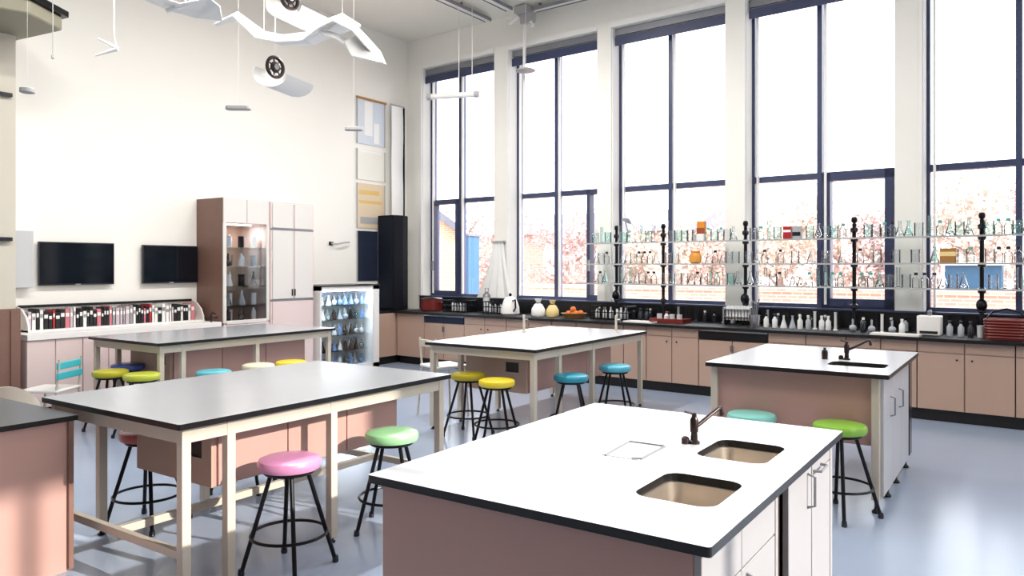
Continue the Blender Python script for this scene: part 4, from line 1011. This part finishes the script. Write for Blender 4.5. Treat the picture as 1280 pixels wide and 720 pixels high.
m = MB(); m.box(-.6,.5,0,1.5,0,2.0); m.build('wall', M['tealpaint'], t)
m = MB(); m.box(-.7,.6,-.1,1.6,2.0,2.08); m.box(-.68,-.6,-.02,0,0,2.0); m.build('roof_edge', M['white'], t)
def tree(x, y, h, w, lm, label, seed):
    r = random.Random(seed); h *= .7; t = thing('autumn_tree', (x, y, -.3), 0, label, 'tree', 'autumn trees beyond the garden wall')
    m = MB(); m.tube([(0,0,0),(.1,0,h*.25),(-.05,.1,h*.5),(0,0,h*.8)], [.22,.17,.1,.03], 8)
    for k in range(9):
        a = r.random()*6.28; z = h*(.22+.5*r.random()); l = w*(.35+.35*r.random()); m.tube([(0,0,z),(l*.5*math.cos(a),l*.5*math.sin(a),z+l*.35),(l*math.cos(a),l*math.sin(a),z+l*.6)], [.07,.04,.015], 5)
    m.build('trunk', M['bark'], t)
    m = MB(); blobs = [(r.uniform(-1,1)*w*.62, r.uniform(-1,1)*w*.5, h*(.3+.58*r.random()), w*(.22+.2*r.random())) for _ in range(16)]
    vs = []; fs = []
    for bx, by, bz, br in blobs:
        for _ in range(200):
            d = Vector((r.gauss(0,1), r.gauss(0,1), r.gauss(0,1))).normalized()*br*r.uniform(.55,1.05)
            c = Vector((bx,by,bz))+d; s = r.uniform(.05,.13)
            u = Vector((r.gauss(0,1), r.gauss(0,1), r.gauss(0,1))).normalized(); v = u.cross(Vector((r.gauss(0,1), r.gauss(0,1), r.gauss(0,1)))).normalized()
            i = len(vs); vs += [c-u*s, c+v*s*.6, c+u*s, c-v*s*.6]; fs.append((i,i+1,i+2,i+3))
    m._add(vs, fs); m.build('foliage', lm, t)
TR = [(-26.5,27,6.2,2.6,'leaf','bronze autumn tree behind the shed, through the first window'),(-21.5,27.5,6.6,3.2,'leaf3','wine-brown tree before the brick building, through the second window'),
      (-16.8,29,6.0,2.6,'leaf3','wine-brown tree through the right half of the second window'),(-13.6,30,5.6,2.6,'leaf2','light bronze tree at the left of the third window'),
      (-10.9,31,6.1,3.0,'leaf','brown autumn tree in the middle of the third window'),(-8.0,30,6.3,2.6,'leaf2','light bronze tree at the left of the fourth window'),
      (-5.6,29,6.6,2.7,'leaf','brown autumn tree in the middle of the fourth window'),(-3.6,28,5.9,2.0,'leaf3','wine-brown tree seen through the framed casement'),
      (-1.6,28,7.0,2.8,'leaf','brown autumn tree at the left of the fifth window'),(1.2,29,7.2,3.0,'leaf3','wine-brown tree at the right edge of the fifth window')]
for i, (x, y, h, w, lm, lab) in enumerate(TR): tree(x, y, h, w, M[lm], lab, i+3)

# ------------------------------------------------------------------ light, world, camera
w = bpy.data.worlds.new('sky'); C.world = w; w.use_nodes = True; nt = w.node_tree
bg = nt.nodes['Background']
sk = nt.nodes.new('ShaderNodeTexSky'); sk.sky_type = 'NISHITA'; sk.sun_disc = False; sk.sun_elevation = math.radians(40); sk.sun_rotation = math.radians(90); sk.air_density = .6; sk.dust_density = 6.0
mx = nt.nodes.new('ShaderNodeMix'); mx.data_type = 'RGBA'; mx.inputs[0].default_value = .8
mx.inputs[7].default_value = (1.0, .99, .98, 1)
ml_ = nt.nodes.new('ShaderNodeVectorMath'); ml_.operation = 'SCALE'; ml_.inputs['Scale'].default_value = .12
nt.links.new(sk.outputs[0], ml_.inputs[0]); nt.links.new(ml_.outputs[0], mx.inputs[6]); nt.links.new(mx.outputs[2], bg.inputs['Color'])
bg.inputs['Strength'].default_value = 3.2
sd = bpy.data.lights.new('sun', 'SUN'); sd.energy = 3.6; sd.angle = math.radians(.8); sd.color = (1,.93,.84)
so = bpy.data.objects.new('sun', sd); col.objects.link(so)
so.rotation_euler = Vector((-1, -.12, -.43)).to_track_quat('-Z', 'Y').to_euler()
for (a, b) in OPEN:
    pd = bpy.data.lights.new('window_portal', 'AREA'); pd.shape = 'RECTANGLE'; pd.size = b-a; pd.size_y = ZT-ZS; pd.cycles.is_portal = True
    po = bpy.data.objects.new('window_portal', pd); col.objects.link(po); po.location = W((a+b)/2, V1+.02, (ZS+ZT)/2)
    po.rotation_euler = Vector((math.sin(WA), -math.cos(WA), 0)).to_track_quat('-Z', 'Z').to_euler()
pd = bpy.data.lights.new('window_portal', 'AREA'); pd.shape = 'RECTANGLE'; pd.size = RY1-RY0; pd.size_y = RZ1-RZ0; pd.cycles.is_portal = True
po = bpy.data.objects.new('window_portal', pd); col.objects.link(po); po.location = (5.52, (RY0+RY1)/2, (RZ0+RZ1)/2)
po.rotation_euler = Vector((-1,0,0)).to_track_quat('-Z', 'Z').to_euler()

cam = bpy.data.cameras.new('camera'); co = bpy.data.objects.new('camera', cam); col.objects.link(co)
co.location = (0, 0, 1.68); co.rotation_euler = (PI/2, 0, .5972)
cam.sensor_width = 36; cam.lens = 951/1280*36; cam.shift_y = (332.7-360)/1280*1.0
cam.clip_end = 300
C.camera = co
C.view_settings.view_transform = 'Standard'; C.view_settings.look = 'None'; C.view_settings.gamma = 1; C.view_settings.exposure = .82
C.view_settings.use_curve_mapping = False
